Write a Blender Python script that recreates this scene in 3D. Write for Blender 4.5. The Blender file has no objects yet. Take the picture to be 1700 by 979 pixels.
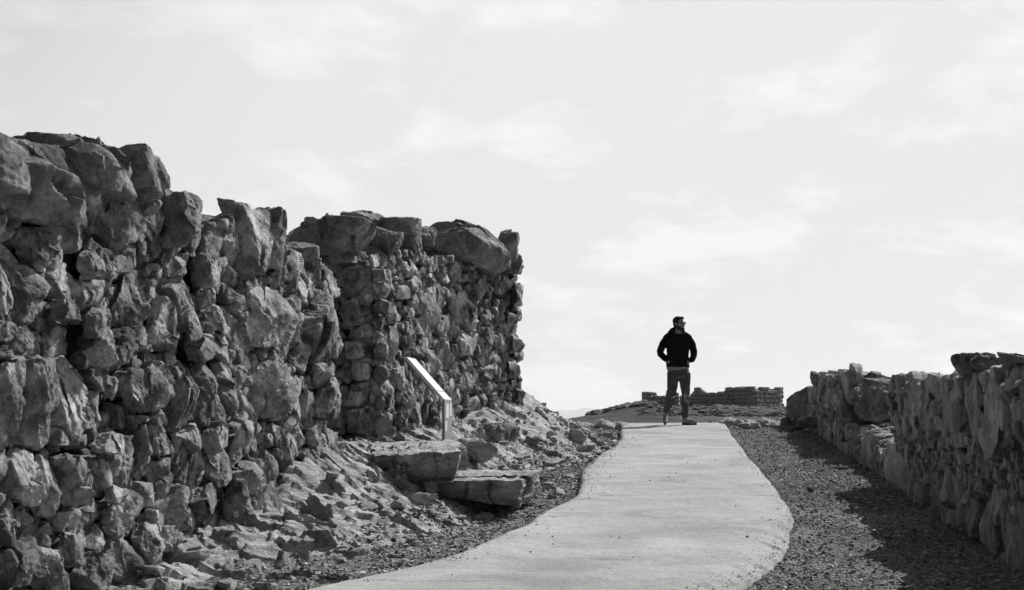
import bpy, math, random
import numpy as np
from mathutils import Vector, Matrix

# ------------------------------------------------------------------ camera, world, sun, exposure
SC = bpy.context.scene
COL = SC.collection
R = math.radians
FPX = 2200.0                       # focal length in pixels of the 1700 px wide photograph
EYE = 1.2
PITCH = math.atan((690 - 489.5) / FPX)
cam_data = bpy.data.cameras.new('camera')
cam_data.sensor_width = 36
cam_data.lens = 36 * FPX / 1700
cam_data.clip_start = 0.1
cam_data.clip_end = 60000
cam = bpy.data.objects.new('camera', cam_data)
COL.objects.link(cam)
cam.location = (0, 0, EYE)
cam.rotation_euler = (math.pi / 2 + PITCH, 0, 0)
SC.camera = cam

SUN_AZ = 42.0                      # degrees from the view direction towards the right
SUN_EL = 42.0
sd = bpy.data.lights.new('sun', 'SUN')
sd.energy = 5.0
sd.angle = R(0.5)
sd.color = (1.0, 0.99, 0.98)
sun = bpy.data.objects.new('sun', sd)
COL.objects.link(sun)
sv = Vector((math.sin(R(SUN_AZ)) * math.cos(R(SUN_EL)), math.cos(R(SUN_AZ)) * math.cos(R(SUN_EL)), math.sin(R(SUN_EL))))
sun.rotation_euler = sv.to_track_quat('Z', 'Y').to_euler()
sun.location = (20, 20, 30)

W = bpy.data.worlds.new('World')
SC.world = W
W.use_nodes = True
nt = W.node_tree
nt.nodes.clear()
def nd(tree, typ, **kw):
    n = tree.nodes.new(typ)
    for k, v in kw.items():
        if k.startswith('i_'):
            n.inputs[k[2:].replace('_', ' ')].default_value = v
        else:
            setattr(n, k, v)
    return n
def mth(tree, op, a, b=None, clamp=False):
    n = tree.nodes.new('ShaderNodeMath'); n.operation = op; n.use_clamp = clamp
    for i, v in enumerate((a, b)):
        if v is None: continue
        if isinstance(v, (int, float)): n.inputs[i].default_value = v
        else: tree.links.new(v, n.inputs[i])
    return n.outputs[0]
L = nt.links.new
sky = nd(nt, 'ShaderNodeTexSky', sky_type='NISHITA', sun_disc=False, sun_elevation=R(SUN_EL), sun_rotation=R(SUN_AZ),
         altitude=300, air_density=1.0, dust_density=5.0, ozone_density=1.0)
tc = nd(nt, 'ShaderNodeTexCoord')
s0 = nd(nt, 'ShaderNodeSeparateXYZ'); L(tc.outputs['Generated'], s0.inputs[0])
c0 = nd(nt, 'ShaderNodeCombineXYZ'); L(s0.outputs['X'], c0.inputs[0]); L(s0.outputs['Y'], c0.inputs[1])
L(mth(nt, 'MAXIMUM', s0.outputs['Z'], 0.07), c0.inputs[2]); L(c0.outputs[0], sky.inputs[0])   # no black rim at the horizon
sep = nd(nt, 'ShaderNodeSeparateColor'); L(sky.outputs[0], sep.inputs[0])
red = sep.outputs['Red']           # black and white film behind a red filter
SKY_HALF, SKY_TOP = 2.4, 5.5     # the film's shoulder: bright parts of the sky level off, deep blue stays dark
pw = mth(nt, 'POWER', red, 8.0)
red = mth(nt, 'MULTIPLY', mth(nt, 'DIVIDE', pw, mth(nt, 'ADD', pw, SKY_HALF ** 8)), SKY_TOP)
tc = nd(nt, 'ShaderNodeTexCoord')
sx = nd(nt, 'ShaderNodeSeparateXYZ'); L(tc.outputs['Generated'], sx.inputs[0])
zz = mth(nt, 'ADD', mth(nt, 'MAXIMUM', sx.outputs['Z'], 0.0), 0.27)
cx = nd(nt, 'ShaderNodeCombineXYZ')
L(mth(nt, 'DIVIDE', sx.outputs['X'], zz), cx.inputs[0]); L(mth(nt, 'DIVIDE', sx.outputs['Y'], zz), cx.inputs[1])
cn = nd(nt, 'ShaderNodeTexNoise', i_Scale=2.3, i_Detail=10.0, i_Roughness=0.60, i_Distortion=0.12)
L(cx.outputs[0], cn.inputs['Vector'])
ramp = nd(nt, 'ShaderNodeValToRGB'); L(cn.outputs['Fac'], ramp.inputs[0])
ramp.color_ramp.elements[0].position = 0.50; ramp.color_ramp.elements[0].color = (0, 0, 0, 1)
ramp.color_ramp.elements[1].position = 0.60; ramp.color_ramp.elements[1].color = (1, 1, 1, 1)
cl = mth(nt, 'ADD', mth(nt, 'MULTIPLY', ramp.outputs[0], 0.13), 0.985)
val = mth(nt, 'MULTIPLY', red, cl)
bg = nd(nt, 'ShaderNodeBackground'); L(val, bg.inputs['Color']); bg.inputs['Strength'].default_value = 0.15
wo = nd(nt, 'ShaderNodeOutputWorld'); L(bg.outputs[0], wo.inputs['Surface'])

SC.view_settings.view_transform = 'Standard'
SC.view_settings.look = 'None'
SC.view_settings.exposure = 0.0
SC.view_settings.gamma = 1.0
SC.render.engine = 'CYCLES'
SC.cycles.max_bounces = 6
SC.cycles.diffuse_bounces = 1
SC.cycles.volume_bounces = 2
SC.cycles.use_denoising = True

# ------------------------------------------------------------------ helpers
FWD = np.array([0, math.cos(PITCH), math.sin(PITCH)])
UPV = np.array([0, -math.sin(PITCH), math.cos(PITCH)])
def ray(px, py):
    return FWD + (px - 850) / FPX * np.array([1, 0, 0]) + (489.5 - py) / FPX * UPV
def at(px, py, d):                 # world point seen at photo pixel px,py at distance d along y
    r = ray(px, py); r = r / r[1] * d
    return np.array([r[0], r[1], r[2] + EYE])
SLOPE = 0.049
def onplane(px, py, lift=0.0):     # world point on the rising ground plane
    r = ray(px, py); t = (EYE - lift) / (SLOPE * r[1] - r[2])
    return np.array([r[0] * t, r[1] * t, EYE + r[2] * t])

def _h(ix, iy, iz, seed):
    n = (ix * 374761393 + iy * 668265263 + iz * 2147483647 + seed * 974634777) & 0xffffffff
    n = ((n ^ (n >> 13)) * 1274126177) & 0xffffffff
    n = ((n ^ (n >> 16)) * 2246822519) & 0xffffffff
    return ((n ^ (n >> 15)) & 0xffffff) / float(0xffffff)
def vnoise(p, seed=0):             # value noise, -1..1
    f = np.floor(p); i = f.astype(np.int64); u = p - f; u = u * u * u * (u * (u * 6 - 15) + 10)
    r = 0
    for dx in (0, 1):
        wx = u[:, 0] if dx else 1 - u[:, 0]
        for dy in (0, 1):
            wy = u[:, 1] if dy else 1 - u[:, 1]
            for dz in (0, 1):
                wz = u[:, 2] if dz else 1 - u[:, 2]
                r = r + wx * wy * wz * _h(i[:, 0] + dx, i[:, 1] + dy, i[:, 2] + dz, seed)
    return r * 2 - 1
def fbm(p, freq, octs, seed=0, gain=0.5, ridged=False):
    s, a, t = 0, 1.0, 0.0
    for k in range(octs):
        n = vnoise(p * freq + 13.7 * k, seed + k)
        s = s + a * ((1 - 2 * np.abs(n)) if ridged else n)
        t += a; a *= gain; freq *= 2.03
    return s / t
def hs(x): return np.clip(x, 0, 1)
def sstep(a, b, x):
    t = hs((x - a) / (b - a)); return t * t * (3 - 2 * t)

def mesh_obj(name, V, F, mat, parent=None, smooth=True, origin=None, ang=None):
    me = bpy.data.meshes.new(name)
    V = np.asarray(V, dtype=np.float32)
    if isinstance(F, np.ndarray):
        k = F.shape[1]
        me.vertices.add(len(V)); me.vertices.foreach_set('co', V.ravel())
        me.loops.add(F.size); me.loops.foreach_set('vertex_index', F.astype(np.int32).ravel())
        me.polygons.add(len(F))
        me.polygons.foreach_set('loop_start', np.arange(0, F.size, k, dtype=np.int32))
        me.polygons.foreach_set('loop_total', np.full(len(F), k, dtype=np.int32))
        me.update(calc_edges=True); me.validate()
    else:
        me.from_pydata([tuple(v) for v in V], [], F); me.update()
    me.polygons.foreach_set('use_smooth', np.full(len(me.polygons), smooth))
    if smooth and ang is not None: me.set_sharp_from_angle(angle=R(ang))
    me.materials.append(mat)
    o = bpy.data.objects.new(name, me); COL.objects.link(o)
    if parent is not None:
        o.parent = parent
        o.matrix_parent_inverse = parent.matrix_basis.inverted()
    return o
def tag(o, label=None, cat=None, group=None, kind=None):
    if label: o['label'] = label
    if cat: o['category'] = cat
    if group: o['group'] = group
    if kind: o['kind'] = kind
    return o
def empty(name, loc, label, cat, group=None):
    o = bpy.data.objects.new(name, None); COL.objects.link(o); o.location = loc
    return tag(o, label, cat, group)

# icosphere templates
def ico(level):
    t = (1 + 5 ** .5) / 2
    V = [(-1, t, 0), (1, t, 0), (-1, -t, 0), (1, -t, 0), (0, -1, t), (0, 1, t), (0, -1, -t), (0, 1, -t), (t, 0, -1), (t, 0, 1), (-t, 0, -1), (-t, 0, 1)]
    F = [(0, 11, 5), (0, 5, 1), (0, 1, 7), (0, 7, 10), (0, 10, 11), (1, 5, 9), (5, 11, 4), (11, 10, 2), (10, 7, 6), (7, 1, 8), (3, 9, 4), (3, 4, 2), (3, 2, 6), (3, 6, 8), (3, 8, 9), (4, 9, 5), (2, 4, 11), (6, 2, 10), (8, 6, 7), (9, 8, 1)]
    V = [np.array(v, float) / np.linalg.norm(v) for v in V]
    for _ in range(level):
        cache = {}; NF = []
        def mid(a, b):
            k = (min(a, b), max(a, b))
            if k not in cache:
                m = V[a] + V[b]; V.append(m / np.linalg.norm(m)); cache[k] = len(V) - 1
            return cache[k]
        for a, b, c in F:
            x, y, z = mid(a, b), mid(b, c), mid(c, a)
            NF += [(a, x, z), (b, y, x), (c, z, y), (x, y, z)]
        F = NF
    return np.array(V), np.array(F)
ICO = {k: ico(k) for k in range(6)}
HALF = {}
for k in range(6):                 # front part only (local y = outwards)
    V_, F_ = ICO[k]
    keep = (V_[F_][:, :, 1].max(axis=1) > -0.35)
    F2 = F_[keep]; used = np.unique(F2); mp = np.zeros(len(V_), int); mp[used] = np.arange(len(used))
    HALF[k] = (V_[used], mp[F2])

def rock_verts(level, dims, planes, seed, half=False, rough=1.0, pn=16):
    """convex polyhedron (planes: n, d) sampled on scaled sphere directions, then chipped and roughened"""
    D, F = (HALF if half else ICO)[level]
    a = np.array(dims, float)
    d = D * a; ln = np.linalg.norm(d, axis=1, keepdims=True); d = d / ln
    N = np.array([p[0] for p in planes], float); N /= np.linalg.norm(N, axis=1, keepdims=True)
    q = np.array([p[1] for p in planes], float)
    c = np.maximum(d @ N.T, 0) / np.maximum(q, 0.004)[None, :]
    m = c.max(axis=1, keepdims=True)
    r = 1.0 / (m[:, 0] * ((c / m) ** pn).sum(axis=1) ** (1.0 / pn))
    P = d * r[:, None]
    size = float(np.cbrt(np.prod(a)))
    rg = np.random.RandomState(seed)
    # chips: nearest random seed gives a small plane of its own
    K = 12
    S = rg.normal(size=(K, 3)) * a * 0.62
    wob = P + 0.10 * size * np.stack([vnoise(P * (2.2 / size) + 7 * j, seed + j) for j in range(3)], 1)
    dist = ((wob[:, None, :] - S[None]) / size)
    idx = (dist ** 2).sum(-1).argmin(1)
    off = rg.uniform(-1, 1, K) * 0.06 * size
    sl = rg.normal(size=(K, 3)) * 0.14
    disp = off[idx] + ((P - S[idx]) * sl[idx]).sum(1)
    nq = P + seed % 97 * 3.1
    st = nq @ np.array([[1, .25, .1], [.1, 1, .2], [.3, .1, 1]])
    disp = disp + size * 0.045 * fbm(st, 1.3 / size, 2, seed) * rough
    disp = disp + rough * 0.055 * size * fbm(st, 4.0 / size, 3, seed + 5, ridged=True)
    bd = rg.normal(size=3) * np.array([1.0, .7, .35]); bd /= np.linalg.norm(bd)
    ph = (nq @ bd) * rg.uniform(1.6, 3.2) / size + .55 * fbm(nq, 1.6 / size, 2, seed + 21)
    fr = ph - np.floor(ph)
    disp = disp + rough * size * rg.uniform(.02, .075) * (np.where(fr < .85, fr / .85, (1 - fr) / .15) - .5)
    if level >= 4: disp = disp + 0.006 * rough * fbm(nq, 22, 3, seed + 9, 0.6)
    elif level >= 3: disp = disp + 0.004 * rough * fbm(nq, 20, 1, seed + 9)
    P = P + d * disp[:, None]
    return P, F

def free_rock(name, center, dims, seed, mat, parent=None, level=4, rotz=0.0, tilt=0.0, flat=1.0, nplanes=11):
    rg = np.random.RandomState(seed)
    pl = []
    for k in range(nplanes):
        v = rg.normal(size=3); v /= np.linalg.norm(v)
        sup = math.sqrt(((v * dims) ** 2).sum())
        pl.append((v, sup * rg.uniform(0.68, 0.95)))
    for ax in range(3):
        for s in (-1, 1):
            v = np.zeros(3); v[ax] = s; v += rg.normal(size=3) * 0.12
            pl.append((v, dims[ax] * rg.uniform(0.85, 1.0)))
    P, F = rock_verts(level, dims, pl, seed)
    M = np.array(Matrix.Rotation(rotz, 3, 'Z') @ Matrix.Rotation(tilt, 3, 'Y'))
    P = P @ M.T + np.array(center)
    return mesh_obj(name, P, F, mat, parent, ang=38)

# ------------------------------------------------------------------ materials (greyscale photograph, greyscale world)
def base_mat(name, rough=0.9, spec=0.2):
    m = bpy.data.materials.new(name); m.use_nodes = True
    t = m.node_tree; b = t.nodes['Principled BSDF']
    b.inputs['Roughness'].default_value = rough
    b.inputs['Specular IOR Level'].default_value = spec
    return m, t, b
def ramp_node(t, fac, stops):
    r = t.nodes.new('ShaderNodeValToRGB'); t.links.new(fac, r.inputs[0])
    e = r.color_ramp.elements
    while len(e) < len(stops): e.new(0.5)
    for i, (p, v) in enumerate(stops):
        e[i].position = p; e[i].color = (v, v, v, 1)
    return r.outputs[0]
def noise_node(t, vec, scale, detail=6, rough=0.55, dist=0.0):
    n = nd(t, 'ShaderNodeTexNoise', i_Scale=scale, i_Detail=detail, i_Roughness=rough, i_Distortion=dist)
    if vec is not None: t.links.new(vec, n.inputs['Vector'])
    return n.outputs['Fac']
def mapping(t, vec, scale=(1, 1, 1), rot=(0, 0, 0)):
    n = nd(t, 'ShaderNodeMapping'); n.inputs['Scale'].default_value = scale; n.inputs['Rotation'].default_value = rot
    t.links.new(vec, n.inputs['Vector']); return n.outputs[0]
def mul(t, a, b): return mth(t, 'MULTIPLY', a, b)
def bump(t, b, chain):
    prev = None
    for h, strength, dist in chain:
        n = nd(t, 'ShaderNodeBump'); n.inputs['Strength'].default_value = strength; n.inputs['Distance'].default_value = dist
        t.links.new(h, n.inputs['Height'])
        if prev is not None: t.links.new(prev, n.inputs['Normal'])
        prev = n.outputs[0]
    t.links.new(prev, b.inputs['Normal'])

def rock_mat(name, lo, hi, streak=(1, 1, 1), rot=(0, 0, 0), vary=0.35, grit=1.0):
    m, t, b = base_mat(name, 0.85, 0.25)
    pos = t.nodes.new('ShaderNodeNewGeometry')
    P = pos.outputs['Position']
    Pm = mapping(t, P, streak, rot)
    n1 = noise_node(t, Pm, 4.0, 9, 0.62, 0.6)
    n2 = noise_node(t, P, 38, 6, 0.7)
    n3 = noise_node(t, Pm, 14, 8, 0.68, 1.2)
    c = ramp_node(t, n1, [(0.36, lo), (0.47, (lo * .6 + hi * .4)), (0.60, hi)])
    c2 = ramp_node(t, n2, [(0.3, 0.72), (0.7, 1.22)])
    c3 = ramp_node(t, n3, [(0.36, 0.6), (0.46, 1.0), (0.7, 1.15)])
    isl = mth(t, 'ADD', mul(t, pos.outputs['Random Per Island'], vary), 1 - vary / 2)
    col = mul(t, mul(t, mul(t, c, c2), c3), isl)
    t.links.new(col, b.inputs['Base Color'])
    v = nd(t, 'ShaderNodeTexVoronoi', feature='DISTANCE_TO_EDGE', i_Scale=9.0)
    wn = nd(t, 'ShaderNodeTexNoise', i_Scale=6.0, i_Detail=4.0); t.links.new(Pm, wn.inputs['Vector'])
    mx = nd(t, 'ShaderNodeMix', data_type='VECTOR'); mx.inputs[0].default_value = 0.35
    t.links.new(Pm, mx.inputs[4]); t.links.new(wn.outputs['Color'], mx.inputs[5])
    t.links.new(mx.outputs[1], v.inputs['Vector'])
    crack = ramp_node(t, v.outputs['Distance'], [(0.0, 0.0), (0.035, 1.0)])
    bump(t, b, [(crack, 0.4 * grit, 0.010), (n3, 0.9 * grit, 0.055), (n2, 0.7 * grit, 0.016), (noise_node(t, P, 120, 4, 0.7), 0.45 * grit, 0.004)])
    return m
M_ROCK = rock_mat('limestone', 0.13, 0.60, vary=0.7, grit=1.25)
M_CAP = rock_mat('weathered_limestone', 0.13, 0.38, vary=0.3)
M_PALE = rock_mat('pale_limestone', 0.30, 0.62, streak=(1.6, 1.6, 0.5), vary=0.3)
M_BED = rock_mat('bedrock', 0.34, 0.68, streak=(1, 1, 2.2), rot=(0.2, 0.5, 0.3), vary=0.0, grit=1.2)
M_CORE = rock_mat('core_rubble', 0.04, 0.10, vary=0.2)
M_RUIN = rock_mat('ruin_stone', 0.20, 0.44, vary=0.8)

def gravel_mat():
    m, t, b = base_mat('gravel_ground', 0.95, 0.1)
    P = t.nodes.new('ShaderNodeNewGeometry').outputs['Position']
    n1 = noise_node(t, P, 1.3, 8, 0.6)
    n2 = noise_node(t, P, 60, 6, 0.75)
    v = nd(t, 'ShaderNodeTexVoronoi', feature='F1', i_Scale=65.0); t.links.new(P, v.inputs['Vector'])
    sc = nd(t, 'ShaderNodeSeparateColor'); t.links.new(v.outputs['Color'], sc.inputs[0])
    c = ramp_node(t, n1, [(0.3, 0.14), (0.7, 0.29)])
    c2 = ramp_node(t, sc.outputs[0], [(0.0, 0.45), (0.6, 1.0), (1.0, 1.9)])
    c3 = ramp_node(t, n2, [(0.3, 0.55), (0.7, 1.45)])
    sp = nd(t, 'ShaderNodeSeparateXYZ'); t.links.new(P, sp.inputs[0])
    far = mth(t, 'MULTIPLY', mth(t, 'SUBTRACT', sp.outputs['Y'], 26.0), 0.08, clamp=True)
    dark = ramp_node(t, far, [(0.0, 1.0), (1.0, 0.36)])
    blot = ramp_node(t, noise_node(t, P, 0.16, 10, 0.75), [(0.38, 0.45), (0.62, 1.5)])
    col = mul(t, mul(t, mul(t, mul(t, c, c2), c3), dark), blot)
    t.links.new(col, b.inputs['Base Color'])
    inv = mth(t, 'SUBTRACT', 1.0, v.outputs['Distance'])
    bump(t, b, [(inv, 0.9, 0.02), (n2, 0.7, 0.02)])
    return m
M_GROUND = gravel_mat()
def pebble_mat():
    m, t, b = base_mat('pebble_stone', 0.85, 0.2)
    g = t.nodes.new('ShaderNodeNewGeometry')
    c = ramp_node(t, g.outputs['Random Per Island'], [(0.0, 0.08), (0.5, 0.22), (0.9, 0.38), (1.0, 0.55)])
    n = noise_node(t, g.outputs['Position'], 90, 4, 0.6)
    t.links.new(mul(t, c, ramp_node(t, n, [(0.3, 0.7), (0.7, 1.3)])), b.inputs['Base Color'])
    return m
M_PEB = pebble_mat()
def path_mat():
    m, t, b = base_mat('pale_concrete', 0.9, 0.2)
    P = t.nodes.new('ShaderNodeNewGeometry').outputs['Position']
    Px = mapping(t, P, (1.0, 1.2, 1), (0, 0, R(25)))
    Pb = mapping(t, P, (1.1, 5, 1), (0, 0, R(6)))
    a = noise_node(t, Px, 1.3, 10, 0.66, 0.5)
    s = noise_node(t, Pb, 3.0, 6, 0.65, 0.6)
    g = noise_node(t, P, 130, 5, 0.75)
    g2 = noise_node(t, P, 22, 6, 0.7)
    c = ramp_node(t, a, [(0.33, 0.29), (0.67, 0.48)])
    cs = ramp_node(t, s, [(0.27, 0.86), (0.37, 1.0), (0.7, 1.03)])
    cg = ramp_node(t, g, [(0.34, 0.35), (0.48, 0.98), (0.68, 1.25)])
    cp = ramp_node(t, g2, [(0.30, 0.55), (0.37, 0.95), (0.7, 1.1)])
    t.links.new(mul(t, mul(t, mul(t, c, cs), cg), cp), b.inputs['Base Color'])
    bump(t, b, [(s, 0.25, 0.012), (g2, 0.5, 0.012), (g, 0.8, 0.006)])
    return m
M_PATH = path_mat()
def plain(name, v, rough=0.7, nscale=30, amt=0.25, bstr=0.2, bd=0.004, spec=0.3):
    m, t, b = base_mat(name, rough, spec)
    P = t.nodes.new('ShaderNodeTexCoord').outputs['Object']
    n = noise_node(t, P, nscale, 5, 0.6)
    t.links.new(ramp_node(t, n, [(0.25, v * (1 - amt)), (0.75, v * (1 + amt))]), b.inputs['Base Color'])
    bump(t, b, [(n, bstr, bd)])
    return m
M_SIGN = plain('sign_enamel', 0.62, 0.4, 9, 0.05, 0.05, 0.001)
M_STEEL = plain('sign_steel', 0.22, 0.45, 20, 0.2, 0.1, 0.001, 0.5)
M_PATCH = plain('sign_patch', 0.62, 0.5, 9, 0.05, 0.05, 0.001)
M_MOUNT = plain('far_mountain', 0.12, 0.95, 0.002, 0.3, 0.0, 0.01)

# ------------------------------------------------------------------ terrain functions
cy = np.array([-60, -20, 0, 15, 21.0, 22.3, 24, 28, 36, 45, 60, 130, 160, 250, 420, 700, 9000], float)
cz = np.array([-3.4, -1.0, 0, .735, 1.029, 1.075, 1.085, 1.05, .85, .7, .5, .45, -1, -14, -45, -60, -60], float)
hx = np.array([-60, -5, 2, 4, 6.1, 8.2, 10, 11.9, 15, 25, 40, 70, 120], float)
hz = np.array([0, 0, .02, .10, .50, .88, 1.32, 1.68, 1.55, 1.45, 1.4, .8, 0], float)
def base_z(x, y):
    z = (np.interp(y - .5, cy, cz) + np.interp(y, cy, cz) * 2 + np.interp(y + .5, cy, cz)) / 4
    bm = sstep(75, 122, y) * (1 - sstep(132, 175, y))
    return z + np.interp(x * 120 / np.maximum(y, 60), hx, hz) * bm

# wall A / B face lines (x as function of y)
def wall_line(y):
    xa = -2.0 + .196 * (y - 7.7)
    xb = -1.33 + .196 * (y - 13)
    xc = -0.07 + .196 * (y - 16.2)
    x = np.where(y < 11.2, xa, np.where(y < 16.2, xb, np.minimum(xc, 0.22 + 0.03 * (y - 17.7))))
    return x
my = np.array([4, 6.5, 7.7, 8.6, 9.4, 10.7, 12, 13.3, 15, 16, 17.6, 19, 20, 21, 22.5, 24, 27], float)
mh = np.array([0, .01, .08, .20, .32, .46, .42, .40, .45, .52, .64, .68, .46, .28, .14, .05, 0], float)
mw = np.array([.3, .5, .75, 1.05, 1.35, 1.5, 1.6, 1.6, 1.6, 1.55, 1.35, 1.25, 1.3, 1.3, 1.2, .8, .5], float)
def mound(x, y):
    w = x - np.interp(y, [4.6, 10.7, 13, 14.6, 16.2, 17.7, 26], [-2.61, -1.41, -1.33, -.86, -.33, .17, .45])
    wm = np.interp(y, my, mw); hm = np.interp(y, my, mh)
    q = hs(w / wm)
    prof = 0.55 * (1 - q) ** 2 + 0.45 * (1 - q)
    return hm * prof, q, w

# path edges from the photograph, unprojected on the rising plane
LPX = [(1031, 702), (1033, 710), (1031, 716), (1032, 726), (1018, 741), (997, 751), (983, 767), (971, 775), (966, 789), (963, 806), (961, 820), (944, 829), (898, 851), (879, 867), (840, 882), (814, 895), (737, 924), (657, 946), (558, 968), (510, 979), (330, 1020)]
RPX = [(1205, 701), (1215, 718), (1228, 735), (1245, 755), (1262, 775), (1280, 795), (1300, 822), (1318, 850), (1310, 868), (1309, 885), (1296, 910), (1280, 925), (1250, 950), (1225, 965), (1195, 979), (1080, 1020)]
LP = np.array([onplane(*p) for p in LPX])[::-1]; RP = np.array([onplane(*p) for p in RPX])[::-1]
LPy = np.concatenate([[1.0, 4.0], LP[:, 1], [26]]); LPx = np.concatenate([[-7.5, -4.2], LP[:, 0], [LP[-1, 0] + .45]])
RPy = np.concatenate([[1.0, 4.0], RP[:, 1], [26]]); RPx = np.concatenate([[-3.5, -1.3], RP[:, 0], [RP[-1, 0] + .35]])
def path_lr(y):
    return np.interp(y, LPy, LPx), np.interp(y, RPy, RPx)
def ground_z(x, y):
    """gravel surface: 8-12 cm under the path slab"""
    z = base_z(x, y)
    near = 1 - sstep(23, 40, y)
    xl, xr = path_lr(np.clip(y, 1, 26))
    side = np.where(x < xl, 0.105, 0.075)
    dist = np.where(x < xl, xl - x, np.where(x > xr, x - xr, 0))
    inside = (x > xl) & (x < xr)
    drop = np.where(inside, 0.14, side - 0.025 * np.exp(-dist / .12))
    return z - near * drop

# ------------------------------------------------------------------ ground
def axis(parts):
    a = np.concatenate([np.arange(s, e, st) for s, e, st in parts]); return np.unique(np.round(a, 4))
gx = axis([(-19000, -1000, 1800), (-1000, -200, 100), (-200, -40, 16), (-40, -10, 3), (-10, -3.5, .5), (-3.5, 6.5, .05), (6.5, 45, .55), (45, 200, 16), (200, 1000, 100), (1000, 19001, 1800)])
gy = axis([(-19000, -1000, 1800), (-1000, -60, 100), (-60, 0, 6), (0, 4, .4), (4, 26, .055), (26, 90, 1.0), (90, 135, .5), (135, 200, 5), (200, 1000, 50), (1000, 19001, 1800)])
X, Y = np.meshgrid(gx, gy); x, y = X.ravel(), Y.ravel()
P0 = np.stack([x, y, np.zeros_like(x)], 1)
z = ground_z(x, y)
nearm = (1 - sstep(26, 30, y)) * sstep(2, 4, y)
z = z + nearm * (0.018 * fbm(P0, 1.3, 3, 3) + 0.007 * fbm(P0, 9, 2, 8))
farm = sstep(30, 60, y) * (1 - sstep(150, 200, y))
z = z + farm * (0.20 * fbm(P0, .16, 4, 5, .6) + .13 * fbm(P0, .7, 3, 6, .6, ridged=True))
z = z - .0 * x
g = np.arange(len(gx) * len(gy)).reshape(len(gy), len(gx))
F = np.stack([g[:-1, :-1].ravel(), g[:-1, 1:].ravel(), g[1:, 1:].ravel(), g[1:, :-1].ravel()], 1)
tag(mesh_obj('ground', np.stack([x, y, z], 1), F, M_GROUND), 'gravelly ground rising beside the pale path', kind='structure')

# distant mountains
def mountains():
    xs = np.linspace(-12000, 12000, 700); V = []; D0 = 15000; K = D0 / 6800
    p = np.stack([xs, xs * 0, xs * 0], 1)
    prof = 22 + 26 * fbm(p / K, .0011, 5, 31, .5)
    peak = 38 * np.exp(-(np.abs(xs / K - 365) / 85) ** 1.3) + 24 * np.exp(-(np.abs(xs / K - 245) / 50) ** 1.3) + 20 * np.exp(-((xs / K - 470) / 90) ** 2)
    hgt = (np.maximum(prof * 0.35, 2) + peak * .85) * K
    rows = [(-700, -62, 0), (-350, 0, .45), (0, 0, 1.0), (500, 0, .8), (1200, -62, 0)]
    for dy, zz0, k in rows:
        jit = 120 * fbm(p + dy, .004, 3, 7)
        zt = np.where(k > 0, -58 + (hgt + 58) * k, -62)
        V.append(np.stack([xs, D0 + dy + jit, zt + (k > 0) * 3 * fbm(p + dy * 3, .02, 3, 9)], 1))
    V = np.concatenate(V); n = len(xs)
    g = np.arange(len(V)).reshape(-1, n)
    F = np.stack([g[:-1, :-1].ravel(), g[:-1, 1:].ravel(), g[1:, 1:].ravel(), g[1:, :-1].ravel()], 1)
    tag(mesh_obj('mountains', V, F, M_MOUNT, smooth=False), 'faint mountain ridge far beyond the plateau', kind='structure')
mountains()

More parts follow.
